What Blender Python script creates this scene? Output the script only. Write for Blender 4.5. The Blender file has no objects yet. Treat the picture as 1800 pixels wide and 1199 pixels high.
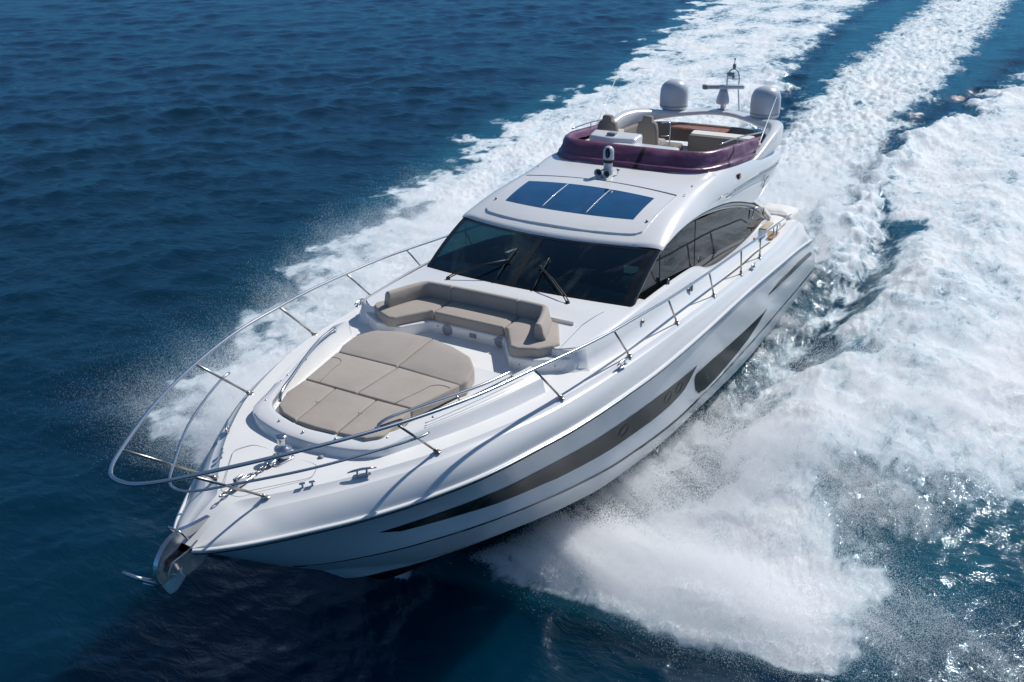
import bpy, bmesh, math, random
import numpy as np
from mathutils import Matrix, Vector
from mathutils.geometry import tessellate_polygon

random.seed(7)
RNG = np.random.default_rng(7)
S = bpy.context.scene
COL = S.collection

# ------------------------------------------------------------------ frame of the yacht
# yacht frame: x towards the bow, y to port, z up.  The yacht runs bow-up by PITCH.
PITCH = math.radians(2.5)
ZW = -0.4
BOAT = Matrix.Rotation(-PITCH, 4, 'Y') @ Matrix.Translation((0, 0, -ZW))

# ------------------------------------------------------------------ camera
cam_right = Vector((-0.5008608309, 0.8655136972, -0.0049465078))
cam_down = Vector((0.3548699695, 0.2001390709, -0.9132423868))
cam_fwd = Vector((-0.7894338052, -0.4591627078, -0.4073866406))
cam_pos = Vector((22.58678005, 7.10296587, 8.27812143))
cd = bpy.data.cameras.new('camera')
cam = bpy.data.objects.new('camera', cd)
COL.objects.link(cam)
m = Matrix.Identity(4)
for i in range(3):
    m[i][0] = cam_right[i]
    m[i][1] = -cam_down[i]
    m[i][2] = -cam_fwd[i]
    m[i][3] = cam_pos[i]
cam.matrix_world = BOAT @ m
cd.sensor_fit = 'HORIZONTAL'
cd.sensor_width = 36.0
cd.lens = 36.0 * 1613.244 / 1800.0
cd.clip_start = 0.1
cd.clip_end = 9000
S.camera = cam
CAMW = np.array((BOAT @ m).translation)

# ------------------------------------------------------------------ sky and sun
SUN_EL = math.radians(42.0)
SUN_AZ = math.radians(160.5)          # measured from +x towards +y
wd = bpy.data.worlds.new('World')
S.world = wd
wd.use_nodes = True
nt = wd.node_tree
nt.nodes.clear()
wo = nt.nodes.new('ShaderNodeOutputWorld')
bg = nt.nodes.new('ShaderNodeBackground')
sky = nt.nodes.new('ShaderNodeTexSky')
sky.sky_type = 'NISHITA'
sky.sun_disc = False
sky.sun_elevation = SUN_EL
sky.sun_rotation = math.radians(90) - SUN_AZ
sky.air_density = 1.0
sky.dust_density = 0.15
sky.ozone_density = 1.5
bg.inputs['Strength'].default_value = 0.08
tc = nt.nodes.new('ShaderNodeTexCoord')
mp = nt.nodes.new('ShaderNodeMapping')
mp.inputs['Rotation'].default_value = (0, 0, math.radians(25))
mp.inputs['Scale'].default_value = (1.6, 6.5, 1.5)
nz = nt.nodes.new('ShaderNodeTexNoise')
nz.inputs['Scale'].default_value = 1.7
nz.inputs['Detail'].default_value = 6
nz.inputs['Roughness'].default_value = 0.6
nz.inputs['Distortion'].default_value = 0.7
rp = nt.nodes.new('ShaderNodeMapRange')
rp.inputs['From Min'].default_value = 0.5
rp.inputs['From Max'].default_value = 0.78
rp.inputs['To Max'].default_value = 0.75
mx = nt.nodes.new('ShaderNodeMix')
mx.data_type = 'RGBA'
mx.inputs[7].default_value = (8.0, 8.6, 9.4, 1)
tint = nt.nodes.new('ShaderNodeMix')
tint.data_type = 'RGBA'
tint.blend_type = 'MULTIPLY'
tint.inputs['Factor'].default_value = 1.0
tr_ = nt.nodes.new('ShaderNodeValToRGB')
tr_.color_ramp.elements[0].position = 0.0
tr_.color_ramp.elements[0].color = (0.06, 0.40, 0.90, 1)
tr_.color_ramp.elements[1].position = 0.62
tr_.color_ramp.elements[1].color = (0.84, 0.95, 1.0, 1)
L = nt.links.new
L(tc.outputs['Generated'], mp.inputs['Vector'])
L(mp.outputs['Vector'], nz.inputs['Vector'])
L(nz.outputs['Fac'], rp.inputs['Value'])
sz = nt.nodes.new('ShaderNodeSeparateXYZ')
rz = nt.nodes.new('ShaderNodeMapRange')
rz.inputs['From Min'].default_value = 0.45
rz.inputs['From Max'].default_value = 0.85
mm_ = nt.nodes.new('ShaderNodeMath')
mm_.operation = 'MULTIPLY'
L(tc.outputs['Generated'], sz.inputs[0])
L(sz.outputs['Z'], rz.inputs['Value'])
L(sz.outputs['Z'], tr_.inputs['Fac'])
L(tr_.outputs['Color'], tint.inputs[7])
L(rz.outputs['Result'], mm_.inputs[0])
L(rp.outputs['Result'], mm_.inputs[1])
L(mm_.outputs[0], mx.inputs['Factor'])
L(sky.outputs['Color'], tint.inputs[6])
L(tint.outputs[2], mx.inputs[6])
L(mx.outputs[2], bg.inputs['Color'])
L(bg.outputs['Background'], wo.inputs['Surface'])

sl = bpy.data.lights.new('sun', 'SUN')
sl.energy = 4.1
sl.angle = math.radians(0.6)
sl.color = (1.0, 0.97, 0.925)
sun = bpy.data.objects.new('sun', sl)
COL.objects.link(sun)
sdir = Vector((math.cos(SUN_EL) * math.cos(SUN_AZ), math.cos(SUN_EL) * math.sin(SUN_AZ), math.sin(SUN_EL)))
sun.rotation_euler = sdir.to_track_quat('Z', 'Y').to_euler()
sun.location = (0, 0, 60)

S.view_settings.view_transform = 'Standard'
S.view_settings.look = 'None'
S.view_settings.exposure = 0.0
S.view_settings.gamma = 1.0
S.render.engine = 'CYCLES'
S.cycles.max_bounces = 22
S.cycles.diffuse_bounces = 20
S.cycles.glossy_bounces = 4
S.cycles.transparent_max_bounces = 8
S.cycles.caustics_reflective = False
S.cycles.caustics_refractive = False
S.cycles.use_denoising = True


# ------------------------------------------------------------------ material helpers
def mat(name, color, rough=0.5, metal=0.0, spec=0.5, coat=0.0, bump=None, var=None, sheen=0.0, ior=None):
    m_ = bpy.data.materials.new(name)
    m_.use_nodes = True
    n = m_.node_tree.nodes
    k = m_.node_tree.links.new
    b = n['Principled BSDF']
    b.inputs['Base Color'].default_value = (*color, 1)
    b.inputs['Roughness'].default_value = rough
    b.inputs['Metallic'].default_value = metal
    b.inputs['Specular IOR Level'].default_value = spec
    b.inputs['Coat Weight'].default_value = coat
    b.inputs['Coat Roughness'].default_value = 0.04
    if sheen:
        b.inputs['Sheen Weight'].default_value = sheen
    if ior:
        b.inputs['IOR'].default_value = ior
    t = None
    if bump or var:
        t = n.new('ShaderNodeTexCoord')
    if var:
        sc, c2, lo, hi = var
        a = n.new('ShaderNodeTexNoise')
        a.inputs['Scale'].default_value = sc
        a.inputs['Detail'].default_value = 5
        r = n.new('ShaderNodeMapRange')
        r.inputs['From Min'].default_value = lo
        r.inputs['From Max'].default_value = hi
        x = n.new('ShaderNodeMix')
        x.data_type = 'RGBA'
        x.inputs[6].default_value = (*color, 1)
        x.inputs[7].default_value = (*c2, 1)
        k(t.outputs['Object'], a.inputs['Vector'])
        k(a.outputs['Fac'], r.inputs['Value'])
        k(r.outputs['Result'], x.inputs['Factor'])
        k(x.outputs[2], b.inputs['Base Color'])
    if bump:
        sc, st, ds = bump
        a = n.new('ShaderNodeTexNoise')
        a.inputs['Scale'].default_value = sc
        a.inputs['Detail'].default_value = 4
        u = n.new('ShaderNodeBump')
        u.inputs['Strength'].default_value = st
        u.inputs['Distance'].default_value = ds
        k(t.outputs['Object'], a.inputs['Vector'])
        k(a.outputs['Fac'], u.inputs['Height'])
        k(u.outputs['Normal'], b.inputs['Normal'])
    return m_


# ------------------------------------------------------------------ mesh helpers
def tag(o, label=None, cat=None, group=None, kind=None):
    if label: o['label'] = label
    if cat: o['category'] = cat
    if group: o['group'] = group
    if kind: o['kind'] = kind
    return o


def empty(name, parent=None):
    o = bpy.data.objects.new(name, None)
    COL.objects.link(o)
    o.parent = parent
    return o


def pchip(xs, ys, x):
    xs = np.asarray(xs, float); ys = np.asarray(ys, float); x = np.asarray(x, float)
    if xs[0] > xs[-1]:
        xs = xs[::-1]; ys = ys[::-1]
    h = np.diff(xs); d = np.diff(ys) / h
    n = len(xs)
    mm = np.zeros(n)
    if n == 2:
        return np.interp(x, xs, ys)
    for i in range(1, n - 1):
        if d[i - 1] * d[i] > 0:
            w1 = 2 * h[i] + h[i - 1]; w2 = h[i] + 2 * h[i - 1]
            mm[i] = (w1 + w2) / (w1 / d[i - 1] + w2 / d[i])
    mm[0] = d[0]; mm[-1] = d[-1]
    i = np.clip(np.searchsorted(xs, x) - 1, 0, n - 2)
    t = np.clip((x - xs[i]) / h[i], 0, 1)
    h00 = 2 * t**3 - 3 * t**2 + 1; h10 = t**3 - 2 * t**2 + t
    h01 = -2 * t**3 + 3 * t**2; h11 = t**3 - t**2
    return h00 * ys[i] + h10 * h[i] * mm[i] + h01 * ys[i + 1] + h11 * h[i] * mm[i + 1]


def curve(pts, n, closed=False):
    """Catmull-Rom (centripetal-ish) resampling of a 3d polyline by arc length."""
    P = np.asarray(pts, float)
    if closed:
        Q = np.vstack([P[-1], P, P[0], P[1]])
    else:
        Q = np.vstack([2 * P[0] - P[1], P, 2 * P[-1] - P[-2]])
    out = []
    segs = len(Q) - 3
    for i in range(segs):
        p0, p1, p2, p3 = Q[i:i + 4]
        d1 = max(np.linalg.norm(p1 - p0), 1e-6) ** .5; d2 = max(np.linalg.norm(p2 - p1), 1e-6) ** .5; d3 = max(np.linalg.norm(p3 - p2), 1e-6) ** .5
        m1 = (p1 - p0) / d1 - (p2 - p0) / (d1 + d2) + (p2 - p1) / d2
        m2 = (p2 - p1) / d2 - (p3 - p1) / (d2 + d3) + (p3 - p2) / d3
        m1 *= d2; m2 *= d2
        for t in np.linspace(0, 1, 24, endpoint=False):
            out.append((2 * t**3 - 3 * t**2 + 1) * p1 + (t**3 - 2 * t**2 + t) * m1 + (-2 * t**3 + 3 * t**2) * p2 + (t**3 - t**2) * m2)
    out.append(Q[-2])
    out = np.array(out)
    s = np.r_[0, np.cumsum(np.linalg.norm(np.diff(out, axis=0), axis=1))]
    u = np.linspace(0, s[-1], n + (1 if closed else 0))
    if closed: u = u[:-1]
    return np.stack([np.interp(u, s, out[:, k]) for k in range(out.shape[1])], 1)


def lerp_poly(pts, n):
    P = np.asarray(pts, float)
    s = np.r_[0, np.cumsum(np.linalg.norm(np.diff(P, axis=0), axis=1))]
    u = np.linspace(0, s[-1], n)
    return np.stack([np.interp(u, s, P[:, k]) for k in range(P.shape[1])], 1)


class MB:
    """Collects shapes and links them as one mesh object."""
    def __init__(s):
        s.v = []; s.f = []; s.mi = []; s.sm = []

    def add(s, verts, faces, mi=0, smooth=True):
        b = len(s.v)
        s.v.extend([tuple(float(c) for c in v) for v in verts])
        for f in faces:
            s.f.append([b + i for i in f]); s.mi.append(mi); s.sm.append(smooth)

    def grid(s, rows, mi=0, smooth=True, closed=False, flip=False, wrap=False):
        R = np.asarray(rows, float)
        r, c = R.shape[:2]
        F = []
        rr = r if wrap else r - 1
        for i in range(rr):
            i2 = (i + 1) % r
            for j in range(c if closed else c - 1):
                k = (j + 1) % c
                q = [i * c + j, i * c + k, i2 * c + k, i2 * c + j]
                F.append(q[::-1] if flip else q)
        s.add(R.reshape(-1, 3), F, mi, smooth)

    def both(s, rows, **k):
        R = np.asarray(rows, float)
        s.grid(R, **k)
        k = dict(k); k['flip'] = not k.get('flip', False)
        s.grid(R * [1, -1, 1], **k)

    def box(s, c, d, rot=None, mi=0, bev=0.0):
        bm = bmesh.new()
        bmesh.ops.create_cube(bm, size=1)
        for v in bm.verts:
            v.co = Vector((v.co.x * d[0], v.co.y * d[1], v.co.z * d[2]))
        if bev:
            bmesh.ops.bevel(bm, geom=bm.edges[:] + bm.verts[:], offset=bev, segments=3, affect='EDGES', profile=.5)
        M_ = Matrix.Translation(c) @ (rot.to_4x4() if rot is not None else Matrix.Identity(4))
        bm.transform(M_)
        s.bm(bm, mi, smooth=bev > 0)

    def bm(s, bm, mi=0, smooth=True):
        bm.verts.index_update()
        s.add([v.co for v in bm.verts], [[v.index for v in f.verts] for f in bm.faces], mi, smooth)
        bm.free()

    def tube(s, pts, r, n=10, mi=0, closed=False, caps=True):
        P = [Vector(p) for p in pts]
        N = len(P)
        rs = r if hasattr(r, '__len__') else [r] * N
        rings = []
        up = None
        for i in range(N):
            if closed:
                t = (P[(i + 1) % N] - P[i - 1]).normalized()
            else:
                t = (P[min(i + 1, N - 1)] - P[max(i - 1, 0)]).normalized()
            if up is None:
                up = Vector((0, 0, 1)) if abs(t.z) < .9 else Vector((1, 0, 0))
            a = t.cross(up)
            if a.length < 1e-5:
                a = t.cross(Vector((1, 0, 0)))
            a.normalize()
            b = a.cross(t).normalized()
            up = b
            rings.append([P[i] + rs[i] * (math.cos(q) * a + math.sin(q) * b) for q in [2 * math.pi * j / n for j in range(n)]])
        F = []
        V = [v for rg in rings for v in rg]
        for i in range(N if closed else N - 1):
            i2 = (i + 1) % N
            for j in range(n):
                F.append([i * n + j, i * n + (j + 1) % n, i2 * n + (j + 1) % n, i2 * n + j][::-1])
        if caps and not closed:
            F.append(list(range(n)))
            F.append([(N - 1) * n + j for j in range(n)][::-1])
        s.add(V, F, mi, True)

    def lathe(s, prof, o=(0, 0, 0), n=32, mi=0, axis=None):
        M_ = axis.to_track_quat('Z', 'Y').to_matrix() if axis is not None else Matrix.Identity(3)
        rows = []
        for (r, z) in prof:
            rows.append([Vector(o) + M_ @ Vector((r * math.cos(2 * math.pi * j / n), r * math.sin(2 * math.pi * j / n), z)) for j in range(n)])
        s.grid(rows, mi=mi, closed=True)

    def poly(s, pts, mi=0, smooth=False):
        """triangulated flat-ish polygon"""
        P = [Vector(p) for p in pts]
        t = tessellate_polygon([[Vector((p.x, p.y, 0)) for p in P]])
        s.add(P, [list(q) for q in t], mi, smooth)

    def prism(s, xy, z0, z1, mi=0, bev=0.0, ztop=None):
        """closed outline extruded from z0 up to z1 with a rounded top edge, puffed slightly"""
        cushion_rings(s, xy, z0, z1, bev, 0.0, mi, ztop)

    def build(s, name, mats, parent=None, autosmooth=None):
        me = bpy.data.meshes.new(name)
        me.from_pydata(s.v, [], s.f)
        if not isinstance(mats, (list, tuple)): mats = [mats]
        for m_ in mats: me.materials.append(m_)
        me.polygons.foreach_set('material_index', s.mi)
        me.polygons.foreach_set('use_smooth', s.sm)
        me.update()
        if autosmooth:
            me.set_sharp_from_angle(angle=math.radians(autosmooth))
        o = bpy.data.objects.new(name, me)
        COL.objects.link(o)
        o.parent = parent
        return o


def build_split(mb, name, mats, parent, mode='side', **kw):
    """links the shapes of mb as one object per side of the yacht, or one per separate shape"""
    if mode == 'side':
        key = [0 if sum(mb.v[i][1] for i in f) >= 0 else 1 for f in mb.f]
    else:
        par = list(range(len(mb.v)))
        def find(a):
            while par[a] != a:
                par[a] = par[par[a]]; a = par[a]
            return a
        for f in mb.f:
            r0 = find(f[0])
            for i in f[1:]: par[find(i)] = r0
        key = [find(f[0]) for f in mb.f]
    out = []
    for kk in sorted(set(key)):
        n = MB(); mp_ = {}
        for f, mi, sm, k_ in zip(mb.f, mb.mi, mb.sm, key):
            if k_ != kk: continue
            g2 = []
            for i in f:
                if i not in mp_:
                    mp_[i] = len(n.v); n.v.append(mb.v[i])
                g2.append(mp_[i])
            n.f.append(g2); n.mi.append(mi); n.sm.append(sm)
        out.append(n.build(name, mats, parent, **kw))
    return out


def offset_in(P, d):
    P = np.asarray(P, float)
    a = np.roll(P, 1, 0); b = np.roll(P, -1, 0)
    e1 = P - a; e2 = b - P
    e1 /= np.linalg.norm(e1, axis=1)[:, None] + 1e-9; e2 /= np.linalg.norm(e2, axis=1)[:, None] + 1e-9
    n1 = np.stack([-e1[:, 1], e1[:, 0]], 1); n2 = np.stack([-e2[:, 1], e2[:, 0]], 1)
    n = n1 + n2
    n /= np.linalg.norm(n, axis=1)[:, None] + 1e-9
    c = np.clip((n * n1).sum(1), .5, 1)
    return P + n * (d / c)[:, None]


def ccw(P):
    P = np.asarray(P, float)
    A = (P[:, 0] * np.roll(P[:, 1], -1) - np.roll(P[:, 0], -1) * P[:, 1]).sum()
    return P if A > 0 else P[::-1]


def round_poly(xy, r, seg=5):
    """rounds the corners of a polygon; r is one radius or one per corner"""
    P = [Vector(p) for p in xy]
    n = len(P)
    out = []
    for i in range(n):
        ri = r[i] if hasattr(r, '__len__') else r
        a, b, c = P[i - 1], P[i], P[(i + 1) % n]
        u = (a - b); v = (c - b)
        l = min(u.length, v.length) * .48
        u.normalize(); v.normalize()
        ang = u.angle(v, math.pi)
        d = min(ri / max(math.tan(ang / 2), 1e-3), l)
        if d < 1e-4 or ang > math.radians(178):
            out.append(b); continue
        p0 = b + u * d; p1 = b + v * d
        for k in range(seg + 1):
            t = k / seg
            out.append((1 - t)**2 * p0 + 2 * t * (1 - t) * b + t * t * p1)
    return np.array([(p.x, p.y) for p in out])


def cushion_rings(mb, xy, z0, z1, bev, puff, mi=0, ztop=None, bottom=True):
    P = ccw(xy)
    N = len(P)
    rings = []
    zt = (lambda x, y: z1) if ztop is None else ztop
    zz = lambda Q, dz, w: np.stack([Q[:, 0], Q[:, 1], np.array([zt(x, y) + dz for x, y in Q])], 1)
    rings.append(np.stack([P[:, 0], P[:, 1], np.full(N, float(z0)) if not callable(z0) else np.array([z0(x, y) for x, y in P])], 1))
    if bev > 0:
        for k in range(5):
            th = math.pi / 2 * k / 4
            rings.append(zz(offset_in(P, bev * (1 - math.cos(th))), bev * (math.sin(th) - 1), 0))
        Q = offset_in(P, bev)
    else:
        rings.append(zz(P, 0, 0)); Q = P
    c = Q.mean(0)
    mb.grid(rings, mi=mi, closed=True)
    # top face: the outline filled with an even scatter of points, puffed by the distance from the edge
    from mathutils.geometry import delaunay_2d_cdt
    sp_ = .055 if puff > 0 else .15
    x0, y0 = Q.min(0); x1, y1 = Q.max(0)
    gx, gy_ = np.meshgrid(np.arange(x0 + sp_ / 2, x1, sp_), np.arange(y0 + sp_ / 2, y1, sp_))
    G = np.stack([gx.ravel(), gy_.ravel()], 1)
    A_, B_ = Q, np.roll(Q, -1, 0)
    ins = np.zeros(len(G), bool)
    for p_, q_ in zip(A_, B_):
        cnd = (p_[1] > G[:, 1]) != (q_[1] > G[:, 1])
        xi = (q_[0] - p_[0]) * (G[:, 1] - p_[1]) / ((q_[1] - p_[1]) if abs(q_[1] - p_[1]) > 1e-12 else 1e-12) + p_[0]
        ins ^= cnd & (G[:, 0] < xi)
    e_ = B_ - A_
    tt = np.clip(((G[:, None] - A_[None]) * e_[None]).sum(2) / ((e_**2).sum(1)[None] + 1e-12), 0, 1)
    dd = np.linalg.norm(G[:, None] - (A_[None] + tt[..., None] * e_[None]), axis=2).min(1)
    G = G[ins & (dd > sp_ * .35)]; dd = dd[ins & (dd > sp_ * .35)]
    allp_ = [Vector((float(a), float(b_))) for a, b_ in np.vstack([Q, G])]
    vs, _, fs, orig, _, _ = delaunay_2d_cdt(allp_, [], [list(range(N))], 1, 1e-6)
    V_ = []
    for v_, o_ in zip(vs, orig):
        i_ = o_[0] if o_ else 0
        hgt = 0.0 if i_ < N else puff * (1 - math.exp(-dd[i_ - N] / .07))
        V_.append((v_.x, v_.y, zt(v_.x, v_.y) + hgt))
    mb.add(V_, [list(f_) for f_ in fs], mi, True)
# ================================================================== THE SEA
def _hash(ix, iy, seed):
    h = (ix.astype(np.int64) * 374761393 + iy.astype(np.int64) * 668265263 + seed * 1442695041) & 0xffffffff
    h = ((h ^ (h >> 13)) * 1274126177) & 0xffffffff
    return (h ^ (h >> 16)) & 0xffff


_GA = np.linspace(0, 2 * np.pi, 65536, endpoint=False)
_GX = np.cos(_GA).astype(np.float32); _GY = np.sin(_GA).astype(np.float32)


def perlin(x, y, seed=0):
    ix = np.floor(x); iy = np.floor(y)
    fx = x - ix; fy = y - iy
    u = fx**3 * (fx * (fx * 6 - 15) + 10); v = fy**3 * (fy * (fy * 6 - 15) + 10)
    ix = ix.astype(np.int64); iy = iy.astype(np.int64)
    def gd(a, b):
        h = _hash(ix + a, iy + b, seed)
        return _GX[h] * (fx - a) + _GY[h] * (fy - b)
    n0 = gd(0, 0) * (1 - u) + gd(1, 0) * u
    n1 = gd(0, 1) * (1 - u) + gd(1, 1) * u
    return (n0 * (1 - v) + n1 * v) * 1.5


def fbm(x, y, octv=4, seed=0, gain=.5):
    r = 0; a = 1
    for i in range(octv):
        r = r + a * perlin(x * 2**i + 17.3 * i, y * 2**i - 9.1 * i, seed + i); a *= gain
    return r


def sst(a, b, x):
    t = np.clip((x - a) / (b - a), 0, 1)
    return t * t * (3 - 2 * t)


def wake(x, y):
    """returns (height, foam 0..1, aerated 0..1, open-water wave damping) of the wake"""
    w1 = fbm(x * .35, y * .5, 4, 11); w2 = fbm(x * .9, y * 1.3, 3, 31)
    yc = -.8 * sst(-3, -16, x)
    d = np.abs(y - yc)
    sp = (y > 0)
    dw = d + w1 * .9 + w2 * .25
    # outer limit of the foam
    Xo = [-90, -57, -44, -25, -16, -6.6, 0, 4, 6.5, 8.5, 10.5, 12.2, 13.2]
    Ystb = [24, 21, 18, 14.0, 14.6, 13.2, 12.2, 10.8, 9.8, 9.1, 8.5, 7.4, 4.6]
    Yprt = [22, 20, 18, 15, 14.5, 13.5, 12.5, 10.8, 8.6, 7.6, 7.0, 6.2, -1]
    Yo = np.where(sp, np.interp(x, Xo, Yprt), np.interp(x, Xo, Ystb))
    far = np.clip(-x / 60, 0, 1)
    lac = fbm(x * .8, y * .8, 4, 5)
    dw2 = d + w1 * (1.0 + 1.6 * far) + lac * 1.1
    outer = 1 - sst(-1.6, .5, dw2 - Yo)
    outer = outer * np.where(sp, sst(13.2, 12.2, x), 1) * (x < 13.4)
    # inner limit (edge of the dark troughs)
    hi = np.interp(x, [-90, -60, -47, -31, -25, -19, -12, -6, 0, 5, 8, 10, 13], [8.2, 7.6, 7.1, 5.5, 4.3, 2.9, 3.1, 4.2, 4.2, 3.8, 3.1, 2.2, .2])
    inner = sst(-.6 - .7 * far, .5 + 1.1 * far, dw - hi)
    hw = np.interp(x, [-90, -60, -33, -24, -18, -12, -5, -2, -.5], [3.4, 3.1, 2.8, 2.4, 2.2, 2.1, 2.0, 2.0, 0])
    wash = (1 - sst(-.8 - .5 * far, .7 + .9 * far, dw - hw)) * sst(-.2, -1.6, x)
    base = .95 - .22 * far
    patch = fbm(x * .22, y * .42, 4, 77)
    F = np.maximum(outer * inner * (base + .35 * patch), wash * (.98 - .25 * far + .25 * w1))
    # ridge thrown off each quarter, diverging aft
    rc = np.interp(x, [-60, -34, -25, -16, -7, -2], [9.5, 6.8, 4.9, 3.2, 2.5, 2.4])
    rdg = np.exp(-((dw - rc) / .55)**2) * sst(-1, -3, x)
    F = np.maximum(F, rdg * (.95 - .4 * far))
    # streaky dark trough beside the hull and astern
    tr = np.exp(-((d - hi + .8) / .7)**2)
    F = np.maximum(F, .52 * tr * sst(12, 8, x) * (1 - sst(-9, -20, x)) * (1 + w2))
    F = np.maximum(F, .16 * sst(hi - 3, hi, d) * (d < hi) * (x < -12) * (1 + 2 * w1))
    # spray footprint at the front: thinner, broken foam
    F = F * np.where(y > 0, 1 - .80 * np.exp(-((x - 8.2) / 1.7)**2) * sst(4.5, 5.6, y + .5 * w1) * (1 - .35 * w1), 1)
    aer = np.clip(np.maximum(F, .8 * np.exp(-np.clip(d - Yo, 0, None) / 1.2) * (x < 13.2) * (x > -80)), 0, 1)
    aer = aer * (1 - .8 * tr * sst(11, 8, x))
    # heights
    lump = fbm(x * .55, y * .8, 4, 91); fine = fbm(x * 2.2, y * 2.6, 3, 51); micro = fbm(x * 7, y * 7.5, 2, 63)
    hz = F * (.055 * lump + .026 * fine + .020 * micro) + .025 * tr * (micro + fine) * (1 - .35 * far)
    hz = hz + .22 * wash * np.exp(x / 25) + .1 * wash * fine
    front = sst(10.5, 6, x) * np.exp(np.clip(x, -100, 0) / 14)
    md = np.interp(x, [-30, -12, 0, 6, 10], [8.5, 6.5, 5.3, 4.6, 3.6])
    hz = hz + .62 * front * np.exp(-((d - md) / 1.5)**2) * (1 + .5 * w1)
    hz = hz - .42 * tr * sst(10, 6, x) * np.exp(np.clip(x, -100, 0) / 16)
    hz = hz + .45 * rdg * np.exp(np.clip(x + 2, -100, 0) / 26) * (1 + .6 * w2)
    # water piled against the hull side
    damp = 1 - .65 * np.clip(aer, 0, 1)
    return hz, F, aer, damp


def sea_waves(x, y, cell):
    rg = np.random.default_rng(3)
    h = np.zeros_like(x)
    dx_ = np.zeros_like(x); dy_ = np.zeros_like(x)
    main = math.radians(222)
    for i in range(110):
        lam = .28 * (24 / .28)**(i / 109.0) * rg.uniform(.9, 1.1)
        spread = .55 + .5 * math.exp(-lam / 3)
        a = main + rg.normal(0, spread)
        k = 2 * math.pi / lam
        amp = .0054 * lam**.74 * rg.uniform(.5, 1.35) * (1.0 if lam < 5 else (5 / lam)**.9)
        ph = rg.uniform(0, 2 * math.pi)
        w = np.clip((lam / np.maximum(cell, .01) - 2.2) / 2.5, 0, 1)
        th = k * (x * math.cos(a) + y * math.sin(a)) + ph
        c = np.cos(th); s_ = np.sin(th)
        h += w * amp * c
        dx_ -= w * amp * .9 * math.cos(a) * s_; dy_ -= w * amp * .9 * math.sin(a) * s_
    gust = .8 + .45 * fbm(x * .05, y * .05, 2, 8)
    return h * gust, dx_ * gust, dy_ * gust


VA = math.atan2((BOAT.to_3x3() @ cam_fwd).y, (BOAT.to_3x3() @ cam_fwd).x)
a_f = np.linspace(VA - math.radians(34), VA + math.radians(34), 860)
a_c = np.linspace(VA + math.radians(34), VA + 2 * math.pi - math.radians(34), 110)[1:-1]
AZ = np.r_[a_f, a_c]
rr = [0.3, 1.5, 3.0, 4.2, 5.2]
while rr[-1] < 160: rr.append(rr[-1] * 1.0052 + .004)
while rr[-1] < 7000: rr.append(rr[-1] * 1.06)
rr = np.array(rr)
RR, AA = np.meshgrid(rr, AZ, indexing='ij')
X = CAMW[0] + RR * np.cos(AA); Y = CAMW[1] + RR * np.sin(AA)
da_ = np.where(np.arange(len(AZ)) < len(a_f), math.radians(68) / 859, math.radians(2.7))[None, :]
cell = np.maximum(RR * da_, np.gradient(rr)[:, None] * .8)
hw_, F_w, aer_w, damp = wake(X, Y)
h_, dx_, dy_ = sea_waves(X, Y, cell)
Zs = h_ * damp + hw_ * (RR < 200)
Xs = X + dx_ * damp; Ys = Y + dy_ * damp
# keep the water out of the hull's inside
nr, nc = X.shape
co = np.stack([Xs, Ys, Zs], -1).reshape(-1, 3).astype(np.float32)
idx = np.arange(nr * nc).reshape(nr, nc)
nxt = np.roll(idx, -1, 1)
q = np.stack([idx[:-1], idx[1:], nxt[1:], nxt[:-1]], -1).reshape(-1, 4)
me = bpy.data.meshes.new('sea')
me.vertices.add(len(co)); me.vertices.foreach_set('co', co.ravel())
me.loops.add(q.size); me.loops.foreach_set('vertex_index', q.ravel().astype(np.int32))
me.polygons.add(len(q)); me.polygons.foreach_set('loop_start', np.arange(0, q.size, 4, dtype=np.int32))
me.polygons.foreach_set('use_smooth', np.ones(len(q), bool))
me.update(calc_edges=True)
for nm, arr in (('foam', F_w), ('aer', aer_w)):
    at = me.attributes.new(nm, 'FLOAT', 'POINT'); at.data.foreach_set('value', arr.ravel().astype(np.float32))
sea = bpy.data.objects.new('sea', me); COL.objects.link(sea)
tag(sea, kind='structure')


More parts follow.
